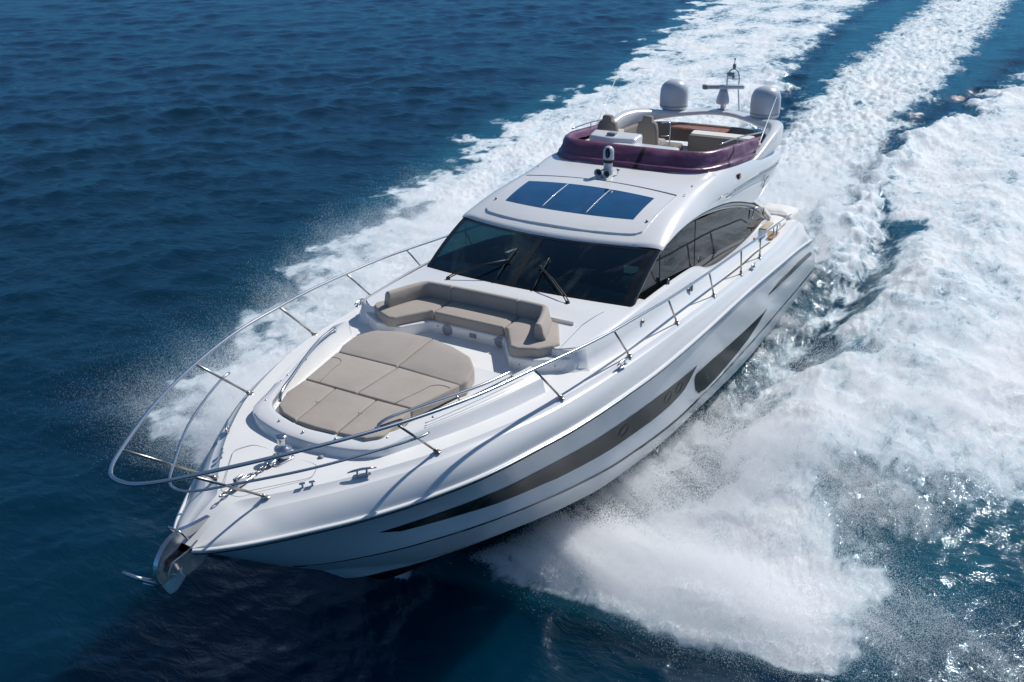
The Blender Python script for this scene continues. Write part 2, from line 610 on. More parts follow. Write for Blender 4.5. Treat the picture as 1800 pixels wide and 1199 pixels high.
def sea_material():
    m_ = bpy.data.materials.new('sea_water'); m_.use_nodes = True
    N = m_.node_tree.nodes; k = m_.node_tree.links.new
    N.clear()
    def nd(t, **kw):
        n_ = N.new(t)
        for a, v in kw.items():
            if a in n_.inputs: n_.inputs[a].default_value = v
            else: setattr(n_, a, v)
        return n_
    def math_(op, a, b=None, cl=False):
        n_ = N.new('ShaderNodeMath'); n_.operation = op; n_.use_clamp = cl
        for i, v in enumerate((a, b)):
            if v is None: continue
            if hasattr(v, 'links'): k(v, n_.inputs[i])
            else: n_.inputs[i].default_value = v
        return n_.outputs[0]
    out = nd('ShaderNodeOutputMaterial')
    tc = nd('ShaderNodeTexCoord')
    fo = nd('ShaderNodeAttribute', attribute_name='foam'); ae = nd('ShaderNodeAttribute', attribute_name='aer')
    mp = nd('ShaderNodeMapping'); mp.inputs['Scale'].default_value = (.62, 1, 1)
    k(tc.outputs['Object'], mp.inputs['Vector'])
    # foam breakup noises: streaky large one, lacework, fine bubbles
    n1 = nd('ShaderNodeTexNoise', Scale=2.9, Detail=12.0, Roughness=.70, Distortion=.9); k(mp.outputs[0], n1.inputs['Vector'])
    ms = nd('ShaderNodeMapping'); ms.inputs['Scale'].default_value = (.3, 1, 1); k(tc.outputs['Object'], ms.inputs['Vector'])
    n2 = nd('ShaderNodeTexNoise', Scale=7.0, Detail=6.0, Roughness=.7); k(ms.outputs[0], n2.inputs['Vector'])
    vo = nd('ShaderNodeTexVoronoi', feature='DISTANCE_TO_EDGE', Scale=2.1); 
    dm = nd('ShaderNodeMix', data_type='RGBA'); dm.inputs['Factor'].default_value = .22
    k(mp.outputs[0], dm.inputs[6]); k(n1.outputs['Color'], dm.inputs[7]); k(dm.outputs[2], vo.inputs['Vector'])
    lace = math_('SUBTRACT', 1.0, math_('MULTIPLY', vo.outputs['Distance'], 3.2, True), True)
    a = math_('MULTIPLY', math_('SUBTRACT', n1.outputs['Fac'], .5), 2.1)
    b_ = math_('MULTIPLY', math_('SUBTRACT', n2.outputs['Fac'], .5), .9)
    c_ = math_('MULTIPLY', math_('SUBTRACT', lace, .5), .22)
    s1 = math_('ADD', math_('ADD', a, b_), c_)
    tot = math_('ADD', math_('MULTIPLY', fo.outputs['Fac'], 1.28), math_('MULTIPLY', s1, math_('ADD', .50, math_('MULTIPLY', fo.outputs['Fac'], .50))))
    mr = nd('ShaderNodeMapRange', interpolation_type='SMOOTHSTEP'); mr.inputs['From Min'].default_value = .36; mr.inputs['From Max'].default_value = 1.0
    k(tot, mr.inputs['Value'])
    gate = nd('ShaderNodeMapRange'); gate.inputs['From Min'].default_value = .015; gate.inputs['From Max'].default_value = .09
    k(fo.outputs['Fac'], gate.inputs['Value'])
    ff = math_('MULTIPLY', mr.outputs[0], gate.outputs[0], True)
    # a few small whitecaps in open water
    wc = nd('ShaderNodeTexNoise', Scale=.16, Detail=2.0); k(tc.outputs['Object'], wc.inputs['Vector'])
    wc2 = nd('ShaderNodeTexNoise', Scale=2.2, Detail=7.0, Roughness=.7); k(mp.outputs[0], wc2.inputs['Vector'])
    sx = nd('ShaderNodeSeparateXYZ'); k(tc.outputs['Object'], sx.inputs[0])
    crest = math_('ADD', math_('MULTIPLY', sx.outputs['Z'], .9), math_('ADD', math_('MULTIPLY', wc.outputs['Fac'], 1.0), math_('MULTIPLY', wc2.outputs['Fac'], .8)))
    wr = nd('ShaderNodeMapRange'); wr.inputs['From Min'].default_value = 1.46; wr.inputs['From Max'].default_value = 1.62; wr.inputs['To Max'].default_value = .55
    k(crest, wr.inputs['Value'])
    ff = math_('MAXIMUM', ff, wr.outputs[0])
    # water body
    cr = nd('ShaderNodeMix', data_type='RGBA'); cr.inputs[6].default_value = (.0002, .021, .044, 1); cr.inputs[7].default_value = (.008, .095, .140, 1)
    big = nd('ShaderNodeTexNoise', Scale=.05, Detail=3.0); k(tc.outputs['Object'], big.inputs['Vector'])
    am = nd('ShaderNodeMapRange'); am.inputs['From Min'].default_value = .1; am.inputs['From Max'].default_value = 1.1; k(ae.outputs['Fac'], am.inputs['Value'])
    k(math_('ADD', am.outputs[0], math_('MULTIPLY', math_('SUBTRACT', big.outputs['Fac'], .5), .10), True), cr.inputs['Factor'])
    wat = nd('ShaderNodeBsdfPrincipled'); wat.inputs['Roughness'].default_value = .085; wat.inputs['IOR'].default_value = 1.333; wat.inputs['Specular Tint'].default_value = (.6, .85, 1, 1)
    k(cr.outputs[2], wat.inputs['Base Color'])
    wat.subsurface_method = 'BURLEY'; wat.inputs['Subsurface Weight'].default_value = 1.0; wat.inputs['Subsurface Radius'].default_value = (1.0, 1.0, 1.0); wat.inputs['Subsurface Scale'].default_value = 2.2
    # ripples
    r0 = nd('ShaderNodeMapping'); r0.inputs['Rotation'].default_value = (0, 0, math.radians(-42)); r0.inputs['Scale'].default_value = (1.5, .7, 1)
    k(tc.outputs['Object'], r0.inputs['Vector'])
    r1 = nd('ShaderNodeTexNoise', Scale=3.4, Detail=6.0, Roughness=.58, Distortion=.6); k(r0.outputs[0], r1.inputs['Vector'])
    r2 = nd('ShaderNodeTexNoise', Scale=.55, Detail=3.0, Roughness=.55); k(r0.outputs[0], r2.inputs['Vector'])
    hh = math_('ADD', math_('MULTIPLY', r1.outputs['Fac'], .27), math_('MULTIPLY', r2.outputs['Fac'], .9))
    bu = nd('ShaderNodeBump', Strength=1.0, Distance=.19); k(hh, bu.inputs['Height']); k(bu.outputs[0], wat.inputs['Normal'])
    # foam body
    fm = nd('ShaderNodeBsdfPrincipled'); fm.inputs['Roughness'].default_value = .75; fm.inputs['Specular IOR Level'].default_value = .35
    fc_ = nd('ShaderNodeMix', data_type='RGBA'); fc_.inputs[6].default_value = (.50, .67, .75, 1); fc_.inputs[7].default_value = (.82, .85, .87, 1)
    dn = nd('ShaderNodeMapRange'); dn.inputs['From Min'].default_value = .5; dn.inputs['From Max'].default_value = 1.35; k(tot, dn.inputs['Value'])
    k(dn.outputs[0], fc_.inputs['Factor']); k(fc_.outputs[2], fm.inputs['Base Color'])
    f1 = nd('ShaderNodeTexNoise', Scale=9.0, Detail=10.0, Roughness=.75, Distortion=.3); k(mp.outputs[0], f1.inputs['Vector'])
    fb = nd('ShaderNodeBump', Strength=.9, Distance=.055); k(math_('ADD', f1.outputs['Fac'], math_('MULTIPLY', n1.outputs['Fac'], .8)), fb.inputs['Height']); k(fb.outputs[0], fm.inputs['Normal'])
    mx_ = nd('ShaderNodeMixShader'); k(ff, mx_.inputs['Fac']); k(wat.outputs[0], mx_.inputs[1]); k(fm.outputs[0], mx_.inputs[2]); k(mx_.outputs[0], out.inputs['Surface'])
    return m_


me.materials.append(sea_material())
# ================================================================== THE YACHT
GEL = mat('gelcoat_white', (.80, .80, .79), rough=.22, spec=.5, coat=.3, bump=(1.3, .05, .02), var=(.7, (.765, .77, .765), .35, .75))
DECKM = mat('deck_nonskid_white', (.80, .795, .78), rough=.55, bump=(220, .25, .002), var=(2.2, (.74, .74, .73), .4, .8))
ANTIF = mat('antifouling_black', (.006, .006, .007), rough=.42)
BLACKG = mat('black_gloss', (.008, .009, .010), rough=.06, spec=.6)
HULLG = mat('hull_window_glass', (.012, .012, .012), rough=.2, spec=.5, bump=(2.5, .12, .03), ior=1.28)
SIDEG = mat('tinted_side_glass', (.010, .013, .015), rough=.03, spec=.5, bump=(1.2, .06, .03), ior=1.30)
for m_ in (HULLG, SIDEG):
    m_.node_tree.nodes['Principled BSDF'].inputs['Specular Tint'].default_value = (.62, .8, 1, 1)
STEEL = mat('polished_stainless', (.60, .60, .61), rough=.24, metal=1.0)
STEELD = mat('stainless_worn', (.45, .42, .38), rough=.28, metal=1.0, var=(9, (.25, .22, .19), .45, .7))
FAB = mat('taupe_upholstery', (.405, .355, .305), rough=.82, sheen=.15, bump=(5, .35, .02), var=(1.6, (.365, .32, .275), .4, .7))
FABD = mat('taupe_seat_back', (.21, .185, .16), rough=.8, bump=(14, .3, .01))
PURP = mat('plum_cover', (.15, .052, .105), rough=.33, spec=.5, bump=(3.5, .7, .035), var=(1.6, (.25, .11, .19), .45, .8))
STRAP = mat('black_strap', (.012, .012, .014), rough=.7)
TEAK = mat('varnished_teak', (.36, .13, .06), rough=.25, coat=.6, var=(6, (.45, .2, .11), .4, .7))
TEAKD = mat('teak_deck', (.42, .25, .12), rough=.6, var=(8, (.33, .2, .1), .4, .7))
BEIGE = mat('beige_deck_trim', (.50, .42, .31), rough=.6)
RUBBER = mat('black_rubber', (.02, .02, .022), rough=.5)
GREYP = mat('grey_plastic', (.23, .25, .27), rough=.5)
DOMEM = mat('dome_plastic', (.56, .60, .65), rough=.35, coat=.2)
BLUEG = mat('blue_solar_glass', (.001, .070, .18), rough=.09, spec=.8, coat=.8, var=(3, (.002, .055, .15), .4, .6))
REDL = mat('port_light_red', (.12, .01, .01), rough=.2)
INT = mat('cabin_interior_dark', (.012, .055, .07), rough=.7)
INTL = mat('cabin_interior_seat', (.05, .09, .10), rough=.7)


def glass_mat(name, tint, fres=1.5):
    m_ = bpy.data.materials.new(name)
    m_.use_nodes = True
    n = m_.node_tree.nodes; k = m_.node_tree.links.new
    n.clear()
    o = n.new('ShaderNodeOutputMaterial'); mix = n.new('ShaderNodeMixShader')
    tr = n.new('ShaderNodeBsdfTransparent'); gl = n.new('ShaderNodeBsdfGlossy'); fr = n.new('ShaderNodeFresnel')
    tr.inputs['Color'].default_value = (*tint, 1)
    gl.inputs['Roughness'].default_value = .015
    gl.inputs['Color'].default_value = (.66, .88, 1, 1)
    fr.inputs['IOR'].default_value = fres
    k(fr.outputs['Fac'], mix.inputs['Fac']); k(tr.outputs[0], mix.inputs[1]); k(gl.outputs[0], mix.inputs[2]); k(mix.outputs[0], o.inputs['Surface'])
    return m_


WGLASS = glass_mat('windscreen_glass', (.13, .26, .28), 1.75)

yacht = empty('motor_yacht')
yacht.matrix_world = BOAT
tag(yacht, 'white flybridge motor yacht speeding bow-first with taupe foredeck cushions and plum screen cover', 'motor yacht')

# ------------------------------------------------------------------ hull lines (port side)
R_ = np.array([(-0.02, 2.56, 1.24), (1.5, 2.61, 1.46), (3.4, 2.66, 1.66), (6.1, 2.69, 1.88), (7.7, 2.70, 1.97), (10.1, 2.64, 2.05), (11.6, 2.52, 2.11), (12.74, 2.37, 2.15), (13.63, 2.17, 2.17), (14.39, 1.96, 2.175), (15.28, 1.58, 2.18), (16.01, 1.18, 2.20), (16.42, .91, 2.22), (16.8, .644, 2.24), (17.13, .39, 2.265), (17.30, .22, 2.275), (17.38, .12, 2.285)])
S_ = np.array([(-1.3, 2.5, .12), (1.5, 2.54, .2), (4.65, 2.548, .265), (8.4, 2.494, .392), (10.88, 2.269, .572), (12.01, 2.045, .683), (13.37, 1.673, .855), (14.71, 1.116, 1.02), (15.46, .629, 1.09), (15.9, .20, 1.12), (16.04, .0, 1.135)])
C1_ = np.array([(-1.4, 2.38, -.33), (1.0, 2.4, -.36), (3.44, 2.393, -.36), (8.01, 2.301, -.131), (10.81, 2.0, .0), (11.55, 1.83, .06), (12.9, 1.387, .19), (13.8, 1.027, .31), (14.31, .787, .39), (14.72, .532, .47), (15.15, .2, .56), (15.36, .0, .60)])
C2_ = np.array([(-1.4, 2.30, -.40), (1.0, 2.32, -.42), (3.44, 2.30, -.42), (8.01, 2.20, -.21), (10.81, 1.88, -.10), (11.55, 1.70, -.05), (12.9, 1.22, .06), (13.8, .84, .14), (14.31, .58, .19), (14.6, .38, .21), (14.85, .15, .20), (14.96, .0, .20)])
K_ = np.array([(-1.4, 0, -1.05), (3, 0, -1.1), (8, 0, -1.08), (11, 0, -.98), (13, 0, -.78), (14.08, 0, -.425), (14.57, 0, -.054), (14.9, 0, .15), (14.95, 0, .19)])
D_ = np.array([(-0.12, 2.33, 1.36), (.15, 2.32, 1.62), (.5, 2.31, 1.84), (.95, 2.31, 1.93), (1.7, 2.33, 1.90), (2.6, 2.38, 1.93), (4.4, 2.47, 2.09), (5.8, 2.5, 2.17), (7.5, 2.52, 2.30), (9.3, 2.5, 2.43), (11, 2.39, 2.50), (12.8, 2.16, 2.55), (14.8, 1.53, 2.58), (15.6, 1.08, 2.575), (16.1, .72, 2.565), (16.5, .37, 2.55), (16.78, .13, 2.52), (17.05, .115, 2.44), (17.36, .11, 2.31)])
DA = D_[0, 0]; DB = D_[-1, 0]


def ev(P, x):
    return np.stack([x, pchip(P[:, 0], P[:, 1], x), pchip(P[:, 0], P[:, 2], x)], -1)


SS = 1 - (1 - np.linspace(0, 1, 240))**1.6
SS = np.unique(np.r_[SS, 1 - np.geomspace(.0005, .02, 12)])


def strand(P):
    return ev(P, P[0, 0] + (P[-1, 0] - P[0, 0]) * SS)


def panel(A, B, n=6, bulge=0.0, bdir=(0, 1, .35), fade=None):
    bd = np.array(bdir, float); bd /= np.linalg.norm(bd)
    out = []
    for v in np.linspace(0, 1, n):
        P = A * (1 - v) + B * v
        w = bulge * 4 * v * (1 - v)
        if fade is not None: w = w * fade[:, None]
        out.append(P + w * bd)
    return out


R = strand(R_); Sx = strand(S_); C1 = strand(C1_); C2 = strand(C2_); K = strand(K_); D = strand(D_)
flare = -.10 * np.clip((SS - .45) / .4, 0, 1) * np.clip((1 - SS) / .12, 0, 1)
flare = flare + .03 * np.clip((.55 - SS) / .3, 0, 1)
E_ = D + (R - D) * .40
E_[:, 2] = D[:, 2] - .07 * np.clip((D[:, 2] - R[:, 2]) / .3, 0, 1)
fb_ = np.interp(SS, [0, .55, .85, 1], [.018, .022, .05, .03])
hb = MB()
hb.both(panel(K, C2, 8), mi=1)
hb.both([C2, C1], mi=0, smooth=False)
hb.both(panel(C1, Sx, 5, .02), mi=0)
hb.both(panel(Sx, R, 9, 1.0, (0, 1, 0), flare), mi=0)
hb.both(panel(R, E_, 7, 1.0, (0, 1, 1), fb_), mi=0)
hb.both(panel(E_, D, 4, -.012, (0, 0, 1)), mi=0)
# transom
T0 = [np.stack([P[0], P[0] * [1, .5, 1], P[0] * [1, 0, 1], P[0] * [1, -.5, 1], P[0] * [1, -1, 1]]) for P in (K, C2, C1, Sx, R, E_, D)]
hb.grid(T0[1:], mi=0, smooth=False)
hb.grid(T0[:2], mi=1, smooth=False)
hull = hb.build('hull', [GEL, ANTIF], yacht)

UB = [(C1_, None), (S_, None), (R_, None)]


def hull_y(x, z):
    y0, y1 = pchip(S_[:, 0], S_[:, 1], x), pchip(R_[:, 0], R_[:, 1], x)
    z0, z1 = pchip(S_[:, 0], S_[:, 2], x), pchip(R_[:, 0], R_[:, 2], x)
    # match the loft, whose strands are paired by SS rather than by x: sample it
    return surf_y(x, z)


_rows = np.array(panel(C1, Sx, 5, .02) + panel(Sx, R, 9, 1.0, (0, 1, 0), flare)[1:])
_zz = np.linspace(-.4, 2.3, 200)


def surf_y(x, z):
    ys = []; zs = []
    for rw in _rows:
        if x > rw[-1, 0]: continue
        ys.append(np.interp(x, rw[:, 0], rw[:, 1])); zs.append(np.interp(x, rw[:, 0], rw[:, 2]))
    return float(np.interp(z, zs, ys))


def hull_patch(mb, top, bot, off, n=90, rows=6, mi=0):
    """patch of the hull side between two (x, z) curves"""
    top = np.asarray(top, float); bot = np.asarray(bot, float)
    x0 = max(top[:, 0].min(), bot[:, 0].min()); x1 = min(top[:, 0].max(), bot[:, 0].max())
    xs = np.linspace(x0, x1, n)
    zt = np.interp(xs, *(top[np.argsort(top[:, 0])].T)); zb = np.interp(xs, *(bot[np.argsort(bot[:, 0])].T))
    rows_ = []
    for v in np.linspace(0, 1, rows):
        z = zb * (1 - v) + zt * v
        rows_.append([(x, surf_y(x, zz) + off, zz) for x, zz in zip(xs, z)])
    mb.both(rows_, mi=mi)


# boot stripe
b = MB()
so = np.array([0, .005, 0])
for sgn in (1, -1):
    hs_ = lambda x: float(np.interp(x, [0, 9, 13, 16], [.034, .034, .02, .012]))
    up = np.array([(p[0], surf_y(p[0], p[2] + hs_(p[0])) + .006, p[2] + hs_(p[0])) for p in Sx[:-14]])
    lo = np.array([(p[0], surf_y(p[0], p[2] - hs_(p[0])) + .006, p[2] - hs_(p[0])) for p in Sx[:-14]])
    b.grid(np.array([lo, up]) * [1, sgn, 1], flip=sgn < 0)
build_split(b, 'boot_stripe', BLACKG, yacht)

# rubbing strake: white moulding with a steel strip and a black line under it
for sgn in (1, -1):
    b = MB()
    Rr = R[::2] if R.shape[0] % 2 else np.vstack([R[::2], R[-1:]])
    b.tube((Rr + [0, .012, 0.0]) * [1, sgn, 1], .028, n=8)
    st = b.build('rub_rail', GEL, yacht)
    b = MB(); b.tube((Rr + [0, .040, 0.003]) * [1, sgn, 1], .011, n=8); b.build('steel_strip', STEEL, st)
    b = MB(); b.tube((Rr + [0, .022, -.034]) * [1, sgn, 1], .012, n=6); b.build('rubber_seal', RUBBER, st)

# hull windows
b = MB()
LT = [(15.42, 1.63), (14.95, 1.60), (14.43, 1.56), (13.7, 1.52), (12.6, 1.50), (11.1, 1.44), (10.0, 1.40), (9.2, 1.345), (8.38, 1.30)]
LB = [(15.42, 1.62), (15.1, 1.47), (14.44, 1.35), (13.68, 1.22), (13.0, 1.15), (12.8, 1.13), (12.56, 1.09), (11.2, .99), (10.0, .93), (9.3, .93), (8.8, .97), (8.6, 1.09), (8.38, 1.29)]
hull_patch(b, LT, LB, .006)
hws = build_split(b, 'hull_window', HULLG, yacht)
hw = hws[0]
for o_ in hws: tag(o_, 'long narrow dark strip of hull windows tapering to the bow')
b = MB()
for (x, z) in [(14.0, 1.42), (11.0, 1.22), (9.55, 1.18), (9.1, 1.17)]:
    for sgn in (1, -1):
        ring = []
        for a in np.linspace(0, 2 * math.pi, 24, endpoint=False):
            xx = x + .13 * math.cos(a); zz2 = z + .10 * math.sin(a)
            ring.append((xx, (surf_y(xx, zz2) + .01) * sgn, zz2))
        b.tube(ring, .0035, n=5, closed=True)
pb = b; k_ = MB()
for o_ in build_split(pb, 'porthole', BLACKG, hw, 'parts'):
    if o_.data.vertices[0].co.y < 0: o_.parent = hws[1]
b = MB()
WT = [(8.32, 1.10), (8.2, 1.12), (7.43, 1.07), (5.84, .93), (4.6, .84), (3.9, .81)]
WB = [(8.32, .98), (8.15, .70), (7.9, .52), (7.5, .45), (6.92, .43), (5.69, .47), (5.0, .52), (4.5, .62), (3.9, .80)]
hull_patch(b, WT, WB, .006)
hws2 = build_split(b, 'hull_window', mat('hull_window_matt', (.010, .016, .017), rough=.25, spec=.4, ior=1.14), yacht)
hw2 = hws2[0]
for o_ in hws2: tag(o_, 'large dark hull window with a raked point aft')
b = MB()
hull_patch(b, [(8.40, 1.14), (7.43, 1.11), (5.84, .97), (4.6, .875), (3.8, .83)], [(8.40, 1.12), (7.43, 1.085), (5.84, .945), (4.6, .85), (3.8, .81)], .012)
hull_patch(b, [(8.3, .7), (7.9, .505), (7.5, .435), (6.92, .415), (5.69, .45), (5.0, .5), (4.5, .6), (3.8, .81)], [(8.3, .66), (7.9, .47), (7.5, .40), (6.92, .375), (5.69, .41), (5.0, .46), (4.5, .56), (3.8, .78)], .02)
for o_ in build_split(b, 'window_lip', GEL, hw2, 'side'):
    if o_.data.vertices[0].co.y < 0: o_.parent = hws2[1]
# engine-room air intake near the stern
b = MB()
hull_patch(b, [(4.05, 1.20), (3.2, 1.22), (1.4, 1.10), (.1, .96), (-.2, .88)], [(4.05, 1.17), (3.2, 1.10), (1.4, .96), (.2, .84), (-.2, .80)], .008)
avs = build_split(b, 'air_intake', HULLG, yacht)
b = MB()
hull_patch(b, [(4.1, 1.16), (3.2, 1.095), (1.4, .955), (.2, .835)], [(4.1, 1.12), (3.2, 1.06), (1.4, .92), (.2, .80)], .014)
for o_, av in zip(build_split(b, 'intake_lip', GEL, yacht), avs): o_.parent = av

# ------------------------------------------------------------------ deck
b = MB()
sel = D[:, 0] >= 3.35
Dd = D[sel]
rows = []
for v in np.linspace(-1, 1, 25):
    P = Dd.copy(); P[:, 1] = Dd[:, 1] * v
    P[:, 2] = Dd[:, 2] + np.minimum(.0, 0) + .02 * (1 - v * v) * np.clip(Dd[:, 1], 0, 1)
    rows.append(P)
b.grid(rows, flip=True)
Da = D[D[:, 0] <= 3.6]
inn = Da.copy(); inn[:, 1] = 2.13; inn[:, 2] = np.maximum(Da[:, 2] - .01, 1.5)
low = inn.copy(); low[:, 2] = 1.42
b.both([Da, inn], smooth=False)
b.both([inn, low], smooth=False)
deck = b.build('deck', DECKM, yacht)
b = MB()
b.box((1.6, 0, 1.42), (3.8, 4.26, .04))
b.box((3.5, 0, 1.8), (.04, 4.2, .8))
b.build('cockpit_floor', TEAKD, yacht)
b = MB()
b.box((-1.75, 0, .06), (1.3, 4.3, .14), bev=.05)
b.build('swim_platform', GEL, yacht)
# cockpit furniture that shows past the cabin side
b = MB()
cushion_rings(b, round_poly([(.2, 1.55), (2.3, 1.55), (2.3, 2.12), (.2, 2.12)], .1), 1.44, 1.95, .08, .03)
cushion_rings(b, round_poly([(-.15, 1.2), (.75, 1.2), (.85, 2.2), (-.1, 2.2)], .16), 1.5, 2.02, .12, .05)
build_split(b, 'covered_cockpit_seat', mat('white_cover_cloth', (.78, .77, .74), rough=.8, bump=(4, .6, .06)), yacht, 'parts')
b = MB()
b.box((2.35, 2.0, 1.95), (.6, .5, .04), bev=.01)
b.box((2.7, 2.05, 1.66), (.35, .35, .03), bev=.01)
b.build('cockpit_table', TEAKD, yacht)
b = MB()
b.tube([(2.55, 2.24, 1.6), (2.55, 2.24, 2.22), (2.2, 2.24, 2.22), (.95, 2.22, 2.1)], .014)
b.tube([(2.25, 2.24, 1.6), (2.25, 2.24, 2.2)], .014)
b.tube([(3.55, 2.0, 2.62), (3.45, 2.0, 2.85), (2.75, 2.02, 2.68), (2.7, 2.02, 2.5)], .014)
b.build('cockpit_handrail', STEEL, yacht)
b = MB()
b.box((2.75, 2.12, 2.28), (.6, .16, .04), bev=.01)
b.build('side_deck_trim', BEIGE, yacht)

# deck hatch seams around the windlass (raised hair-line lids)
b = MB()
lid = round_poly([(16.62, .14), (16.0, .62), (15.76, .5), (15.78, -.5), (16.0, -.62), (16.62, -.14)], .12)
lz = 2.588
b.tube([(x, y, lz) for x, y in curve(np.c_[lid, np.zeros(len(lid))], 60, closed=True)[:, :2]], .0035, n=4, closed=True)
b.build('locker_lid_seam', GREYP, deck)

# ------------------------------------------------------------------ foredeck moulding round the sunpad
def half_path(pts, n):
    P = np.array(pts, float)
    full = np.vstack([P[::-1] * [1, -1, 1], P[1:]]) if abs(P[0, 1]) < 1e-6 else np.vstack([P[::-1] * [1, -1, 1], P])
    return curve(full, n)


NB = 160
Bq = half_path([(15.61, 0, 2.57), (15.60, .3, 2.57), (15.47, .75, 2.57), (15.22, 1.05, 2.57), (14.93, 1.21, 2.57), (14.3, 1.50, 2.565), (13.5, 1.76, 2.555), (12.75, 1.92, 2.55)], NB)
Kq = half_path([(15.555, 0, 2.685), (15.545, .25, 2.685), (15.47, .61, 2.685), (15.385, .85, 2.685), (15.24, 1.03, 2.69), (14.85, 1.16, 2.70), (14.25, 1.40, 2.705), (13.5, 1.64, 2.71), (12.72, 1.84, 2.715)], NB)
Tq = half_path([(15.38, 0, 2.735), (15.35, .25, 2.735), (15.27, .60, 2.737), (15.16, .82, 2.74), (14.95, .985, 2.75), (14.6, 1.12, 2.765), (13.9, 1.34, 2.79), (13.2, 1.53, 2.81), (12.64, 1.655, 2.82)], NB)
Iq = half_path([(15.355, 0, 2.735), (15.325, .25, 2.735), (15.245, .58, 2.737), (15.14, .79, 2.74), (14.93, .955, 2.75), (14.58, 1.08, 2.765), (13.88, 1.29, 2.79), (13.18, 1.47, 2.81), (12.62, 1.595, 2.82)], NB)
Jq = Iq.copy(); c0 = np.array([13.6, 0, 0]); dv = c0[None, :2] - Jq[:, :2]; dv /= np.linalg.norm(dv, axis=1)[:, None]
Jq[:, :2] += dv * np.interp(Jq[:, 0], [13, 15], [.09, .025])[:, None]; Jq[:, 2] = 2.615
Bq[:, 2] -= .03
b = MB()
bul = lambda A, B, v, h: A * (1 - v) + B * v + np.array([0, 0, h])
b.grid([Bq, bul(Bq, Kq, .5, .0), bul(Bq, Kq, .88, .0), bul(Kq, Tq, .03, .008), bul(Kq, Tq, .10, .014), bul(Kq, Tq, .5, .010), bul(Kq, Tq, .9, .004), Tq, Iq, Iq + (Jq - Iq) * .12 - [0, 0, .012], Jq], flip=False)
# aft end caps
for s_ in (0, -1):
    cap = [Bq[s_], Kq[s_], Kq[s_] * .5 + Tq[s_] * .5 + [0, 0, .01], Tq[s_], Iq[s_], Jq[s_]]
    low = np.array([(p[0] - .07, p[1], 2.5) for p in cap])
    b.grid([cap, low], smooth=False)
# recessed floor of the sunpad
b.grid([Jq, Jq * [1, .5, 1], Jq * [1, 0, 1]], smooth=True)
island = b.build('sunpad_moulding', GEL, yacht, autosmooth=40)
# styling grooves on the outer slope
b = MB()
for f in (.18, .36, .62):
    for sl_ in (slice(6, 44), slice(NB - 44, NB - 6)):
        b.tube((bul(Kq, Tq, f, .012))[sl_], .006, n=5)
build_split(b, 'moulding_groove', GEL, island, 'side')

# sunpad cushions: front row three wedges, middle two, rear two raised
def pad(name, pts, zt, thick=.15, bev=.028, puff=.012, rr=.05, parent=None, label=None, m_=None):
    q = MB()
    P = ccw(round_poly(pts, rr))
    if callable(zt):
        cushion_rings(q, P, lambda x, y: zt(x, y) - thick, 0, bev, puff, 0, zt)
    else:
        cushion_rings(q, P, zt - thick, zt, bev, puff)
    o_ = q.build(name, m_ or FAB, parent or yacht)
    if label: o_['label'] = label
    return o_


zf = lambda x, y: 2.805 - .03 * max(0, (x - 14.42)) / .85
sp = empty('sunpad', yacht)
g = .008
pad('cushion', [(14.43, .0 - .33), (14.43, .33), (15.30, .40), (15.325, .1), (15.32, -.22)], zf, parent=sp, rr=[.02, .02, .03, .02, .03])
pad('cushion', [(14.43, .345), (14.41, .87), (14.75, .93), (15.10, .95), (15.24, .80), (15.30, .42)], zf, parent=sp, rr=[.02, .04, .05, .12, .05, .02])
pad('cushion', [(14.43, -.345), (14.43, -.86), (14.8, -.84), (15.12, -.70), (15.25, -.5), (15.315, -.235)], zf, parent=sp, rr=[.02, .04, .05, .08, .05, .02])
pad('cushion', [(13.50, .008), (13.54, 1.05), (14.40, .87), (14.41, .008)], 2.805, parent=sp, rr=.03)
pad('cushion', [(13.50, -.008), (13.53, -1.06), (14.42, -.87), (14.41, -.008)], 2.805, parent=sp, rr=.03)
zr = lambda x, y: 2.815 + .10 * math.sin(min(1, max(0, (13.55 - x)) / .95) * math.pi / 2)
pad('cushion', [(13.53, .008), (13.57, 1.04), (13.45, 1.09), (13.15, 1.03), (12.90, .80), (12.74, .40), (12.66, .008)], zr, thick=.2, parent=sp, rr=[.02, .04, .15, .2, .2, .2, .02], bev=.035)
pad('cushion', [(13.53, -.008), (13.55, -1.03), (13.38, -1.09), (13.08, -1.08), (12.82, -.93), (12.68, -.55), (12.65, -.008)], zr, thick=.2, parent=sp, rr=[.02, .04, .15, .2, .2, .2, .02], bev=.035)
# stitched seams
b = MB()
def seam(pts):
    b.tube(curve(pts, 24), .0035, n=4)
seam([(14.40, .62, 2.816), (13.95, .72, 2.820), (13.78, .75, 2.820), (13.70, .86, 2.819), (13.70, 1.0, 2.811)])
seam([(14.40, -.62, 2.816), (14.0, -.72, 2.820), (13.8, -.76, 2.820), (13.72, -.86, 2.819), (13.72, -1.0, 2.811)])
seam([(14.45, .62, 2.806), (15.2, .60, 2.768)])
seam([(14.45, -.62, 2.806), (15.15, -.46, 2.772)])
seam([(14.86, -.8, 2.79), (14.84, -.35, 2.79), (14.80, .33, 2.79), (14.82, .9, 2.786)])
b.build('seam', FABD, sp)

